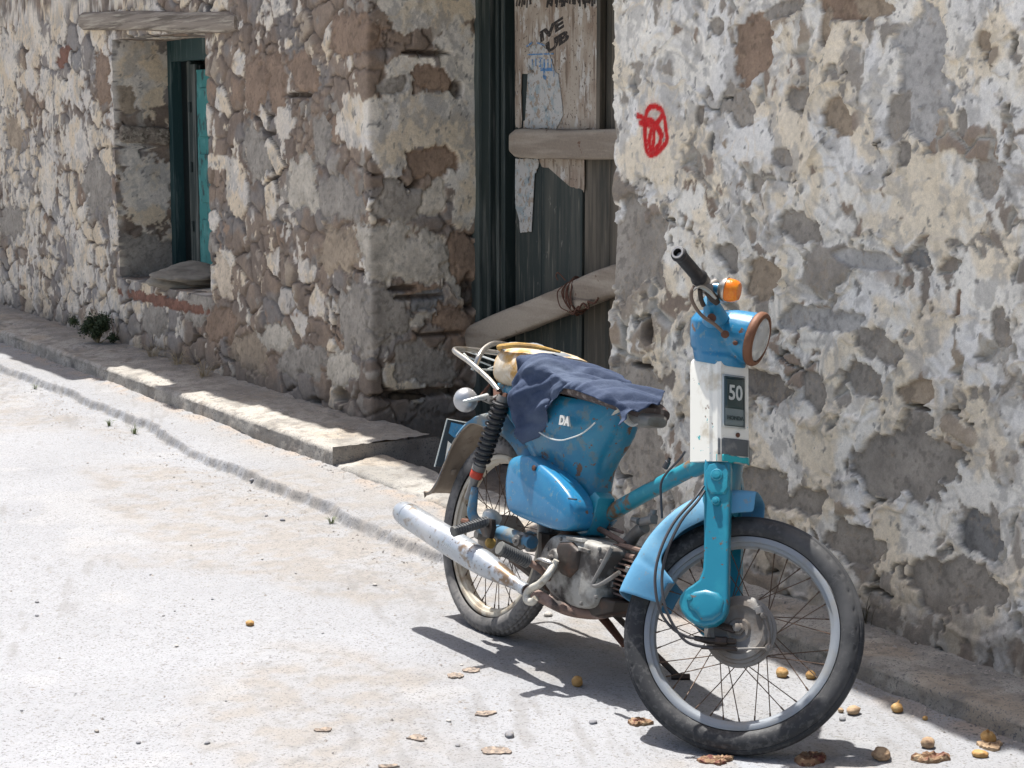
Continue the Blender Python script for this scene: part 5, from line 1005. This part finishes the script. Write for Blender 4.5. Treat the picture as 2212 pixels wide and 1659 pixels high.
fig(1752, 1466, .0180, M_fig, 'split fig seen through the right edge of the front wheel', 3, False)
fig(1843, 1542, .0215, M_figp, 'pale shrivelled fig just right of the front tyre', 4, False, (1.25, 1, .7))
fig(1816, 1540, .0095, M_figp, 'tiny pale fig touching a larger shrivelled one right of the tyre', 5, False)
fig(1938, 1538, .0185, M_fig, 'golden fig with a stalk standing close to the low kerb', 6)
fig(1998, 1556, .0085, M_fig, 'tiny yellow fruit beside the low kerb', 7, False)
fig(2004, 1614, .0205, M_figp, 'upright wrinkled pale fig in the middle of the sunny corner', 8, False)
fig(1903, 1641, .0255, M_figp, 'largest brown fig lying near the bottom edge right of the wheel shadow', 9, False, (1.15, 1, .8))
fig(2135, 1604, .0235, M_fig, 'yellow fig with pointed stalk against the right end of the kerb', 10)
fig(2116, 1634, .0200, M_fig, 'flattened yellow fig at the lower right corner', 11, False, (1.2, 1, .55))
fig(540, 1352, .0155, M_fig, 'single yellow fig alone on the white road at the left', 12, False, (1.1, 1, .7))
def smear(name, u, v, ru, rv, m, label, seed, cat, grp, th=.006):
    s, n = G(u, v); s1, n1 = G(u+ru, v); s2_, n2_ = G(u, v+rv); ax1 = (s1-s)*T+(n1-n)*N; ax2 = (s2_-s)*T+(n2_-n)*N; z_ = groundz(s, n); r_ = random.Random(seed); K = 36; out = []
    rad = [1+.55*(float(fbm(np.array(math.cos(2*math.pi*k/K)*1.6+seed), np.array(math.sin(2*math.pi*k/K)*1.6+3.), 4, seed))-.5)*2 for k in range(K)]
    mb = MB(); c = SN(s, n, z_)
    for (f, h) in ((1, -.004), (.97, .003), (.75, th), (.4, th*.6), (.05, th*.9)): out.append([c+(ax1*math.cos(2*math.pi*k/K)+ax2*math.sin(2*math.pi*k/K))*rad[k]*f+zz*(h+(r_.uniform(0, th*.9) if f < .98 else 0)) for k in range(K)])
    mb.loft(out, cap=False); o = mb.build(name, m); return tag(o, label, cat, grp)
FG = 'fallen figs and squashed fruit by the kerb'
smear('squashed_fig', 1381, 1560, 24, 8, M_figd, 'squashed dark red fig left of the front tyre', 1, 'fruit', FG, .006)
smear('squashed_fig', 1548, 1641, 34, 9, M_figd, 'squashed fig under the front wheel at the bottom edge', 2, 'fruit', FG, .006)
smear('squashed_fig', 1752, 1640, 30, 12, M_figd, 'dark crushed fig in the wheel shadow at the bottom', 3, 'fruit', FG, .009)
smear('squashed_fig', 2012, 1642, 38, 7, M_figd, 'reddish flattened fig at the bottom right', 4, 'fruit', FG, .009)
smear('squashed_fig', 2140, 1613, 26, 9, M_figp, 'brown split fig skin below the yellow fig at the right kerb', 5, 'fruit', FG, .006)
PG = 'dried fruit skins trodden onto the road'
for i, (u, v, a, b, lb) in enumerate([(1020, 1450, 24, 7, 'pair of dried skins nearest the muffler shadow, upper one'), (986, 1462, 20, 7, 'dried skin just below the pair nearest the muffler shadow'), (1050, 1541, 28, 7, 'dried beige skin in the middle of the sunny road below the shadow'), (902, 1593, 30, 8, 'dried grey skin furthest left on the lower road'), (1072, 1621, 40, 11, 'largest dried beige skin near the bottom edge'), (840, 1656, 30, 5, 'reddish dried skin cut by the bottom edge'), (700, 1577, 22, 5, 'thin grey dried skin left of the others on the lower road')]):
    smear('dried_skin', u, v, a*.8, b*.8, M_peel, lb, i+9, 'dried skin', PG, .002)
# pebbles
PB = 'loose stones scattered on the road'
def peb(u, v, r, m, label, seed, fl=(1.2, .9, .6)):
    s, n, z_ = on_ground(u, v); o = rock('pebble', SN(s, n, z_+r*.35), r, seed, m, fl, 2, None, .4); tag(o, label, 'stone', PB)
peb(1101, 1590, .014, M_peb, 'dark angular stone on the bright road below the moped', 1)
peb(1281, 1563, .010, M_peb, 'small dark stone left of the front wheel', 2)
peb(1185, 1330, .013, M_pebw, 'grey stone behind the exhaust pipe under the engine', 3)
peb(545, 1045, .014, M_peb, 'largest pebble beside the broken concrete lip', 4)
peb(610, 1125, .010, M_peb, 'reddish grey pebble below the broken lip', 5)
peb(1820, 1555, .009, M_peb, 'grey chip right of the front tyre', 6)
for i in range(34):
    u = rnd.uniform(10, 1000); v = rnd.uniform(870, 1640); s, n = G(u, v)
    if n < .38 or (u > 840 and v < 1400): continue
    peb(u, v, rnd.choice([.003, .004, .004, .005, .007]), rnd.choice([M_peb, M_peb, M_pebw]), 'tiny grey stone chip on the white road', 20+i)
# gravel crumbs too small to count
mb = MB(); rnd2 = random.Random(5)
def crumb(c, r):
    d = [np.array([rnd2.uniform(-1, 1), rnd2.uniform(-1, 1), rnd2.uniform(.2, 1)])*r for _ in range(2)]
    vs = [c+np.array([r, 0, 0])*rnd2.uniform(.6, 1.2), c+np.array([-r, .2*r, 0]), c+np.array([0, r, 0])*rnd2.uniform(.6, 1.2), c+np.array([0, -r, 0]), c+np.array([0, 0, r])*rnd2.uniform(.5, 1.1)]
    mb.add(vs, [(0, 2, 4), (2, 1, 4), (1, 3, 4), (3, 0, 4)])
for i in range(5200):
    k = rnd2.random()
    if k < .30: s = rnd2.uniform(-6, 4.2); n = rnd2.gauss(.03, .03); n = abs(n)+.004
    elif k < .55: s = rnd2.uniform(-6, 1.9); n = rnd2.gauss(.42, .09)
    elif k < .72: s = rnd2.uniform(-6, 0); n = -rnd2.uniform(.22, .40)
    elif k < .78: s = rnd2.uniform(1.8, 4.2); n = -rnd2.uniform(.08, .2)
    else: s = rnd2.uniform(-5, 4.6); n = rnd2.uniform(.3, 2.6)
    z_ = groundz(s, max(n, 0)) if n > 0 else (.134 if s < 0 else .078)
    crumb(SN(s, n, z_), rnd2.choice([.0018, .0025, .003, .004, .006]))
o = mb.build('gravel', mat('gravel', (.36, .33, .30), .95, spots=[((.18, .17, .16), 3, .5, .6), ((.5, .45, .4), 7, .55, .65)]), smooth=False); tag(o, 'loose gravel crumbs along the kerb and over the road', None, None, 'stuff')

# ------------------------------------------------------------------ plants
def bush(c, rx, rz, n, m, name, label, seed, leaf=.013):
    r_ = random.Random(seed); root = thing(name, c, label, 'plant'); mb = MB(); st = MB()
    cl_ = [(np.array([r_.gauss(0, .4)*rx, r_.gauss(0, .35)*rx, r_.uniform(.25, 1.5)*rz]), r_.uniform(.3, .55)) for _ in range(16)]
    for (p, q_) in cl_: st.tube([np.array(c), np.array(c)+p*.5+np.array([0, 0, .01]), np.array(c)+p], [.0035, .002, .001], 5)
    for i in range(n):
        p, rr = r_.choice(cl_); d = np.array([r_.gauss(0, 1), r_.gauss(0, 1), r_.gauss(0, 1)]); d /= np.linalg.norm(d); q_ = np.array(c)+p+d*rr*rx*r_.uniform(.2, 1)
        if q_[2] < c[2]: continue
        a = np.array([r_.gauss(0, 1), r_.gauss(0, 1), r_.gauss(0, 1)]); a /= np.linalg.norm(a); b = np.cross(a, d); b /= np.linalg.norm(b); L_ = leaf*r_.uniform(.6, 1.5)
        mb.add([q_, q_+a*L_*.5+b*L_*.28, q_+a*L_, q_+a*L_*.5-b*L_*.28], [(0, 1, 2, 3)])
    st.build('stem', M_dry, root); mb.build('leaves', m, root, smooth=False)
def tuft(c, h, n, m, name, label, seed, spread=.6, w_=.0012, cat='plant', grp=None):
    r_ = random.Random(seed); mb = MB()
    for i in range(n):
        a = r_.uniform(0, 6.28); L_ = h*r_.uniform(.4, 1.1); d = np.array([math.cos(a), math.sin(a), 0]); b0 = np.array(c)+d*r_.uniform(0, h*.25); sp = r_.uniform(.2, spread)
        pts = [b0, b0+zz*L_*.5+d*sp*L_*.3, b0+zz*L_*(.9-.4*sp)+d*sp*L_]; mb.tube(pts, [w_, w_*.8, w_*.2], 4, smooth_n=3, flat=.4)
    o = mb.build(name, m); return tag(o, label, cat, grp)
s, n = G(212, 742, .135); bush(SN(s, max(n, -.40)+.0, .13), .10, .13, 5200, M_leaf, 'bush', 'small dark green bush growing at the foot of the wall left of the window', 2)
for i, (u, v, lb) in enumerate([(330, 772, 'dry straw tuft nearest the bush at the wall foot'), (385, 790, 'dry straw tuft below the window sill on the pavement'), (440, 815, 'dry straw tuft furthest right along the wall foot')]):
    s, n = G(u, v, .135); tuft(SN(s, max(n, -.385), .13), .15, 46, M_dry, 'dry_grass_tuft', lb, 30+i, 1.5, .0013, 'grass', 'dry grass along the wall foot')
for i, (u, v, h, lb) in enumerate([(75, 832, .04, 'low grey green weed on the lip at the far left'), (236, 910, .05, 'grey green weed on the broken lip, left one of a pair'), (290, 928, .065, 'taller grey green weed on the broken lip, right one of a pair'), (716, 1120, .04, 'small weed growing from the lip left of the muffler')]):
    s, n = G(u, v, .02); tuft(SN(s, n, groundz(s, n)), h, 22, M_weed, 'weed', lb, 40+i, .9, .0016, 'weed', 'weeds in the broken concrete lip')
s, n = G(1925, 1335, .08); tuft(SN(s, -.205, .075), .13, 60, mat('dead_weed', (.12, .10, .06), .9), 'dead_weed', 'dead brown weed at the foot of the right wall', 50, 1.1, .0014, 'weed')
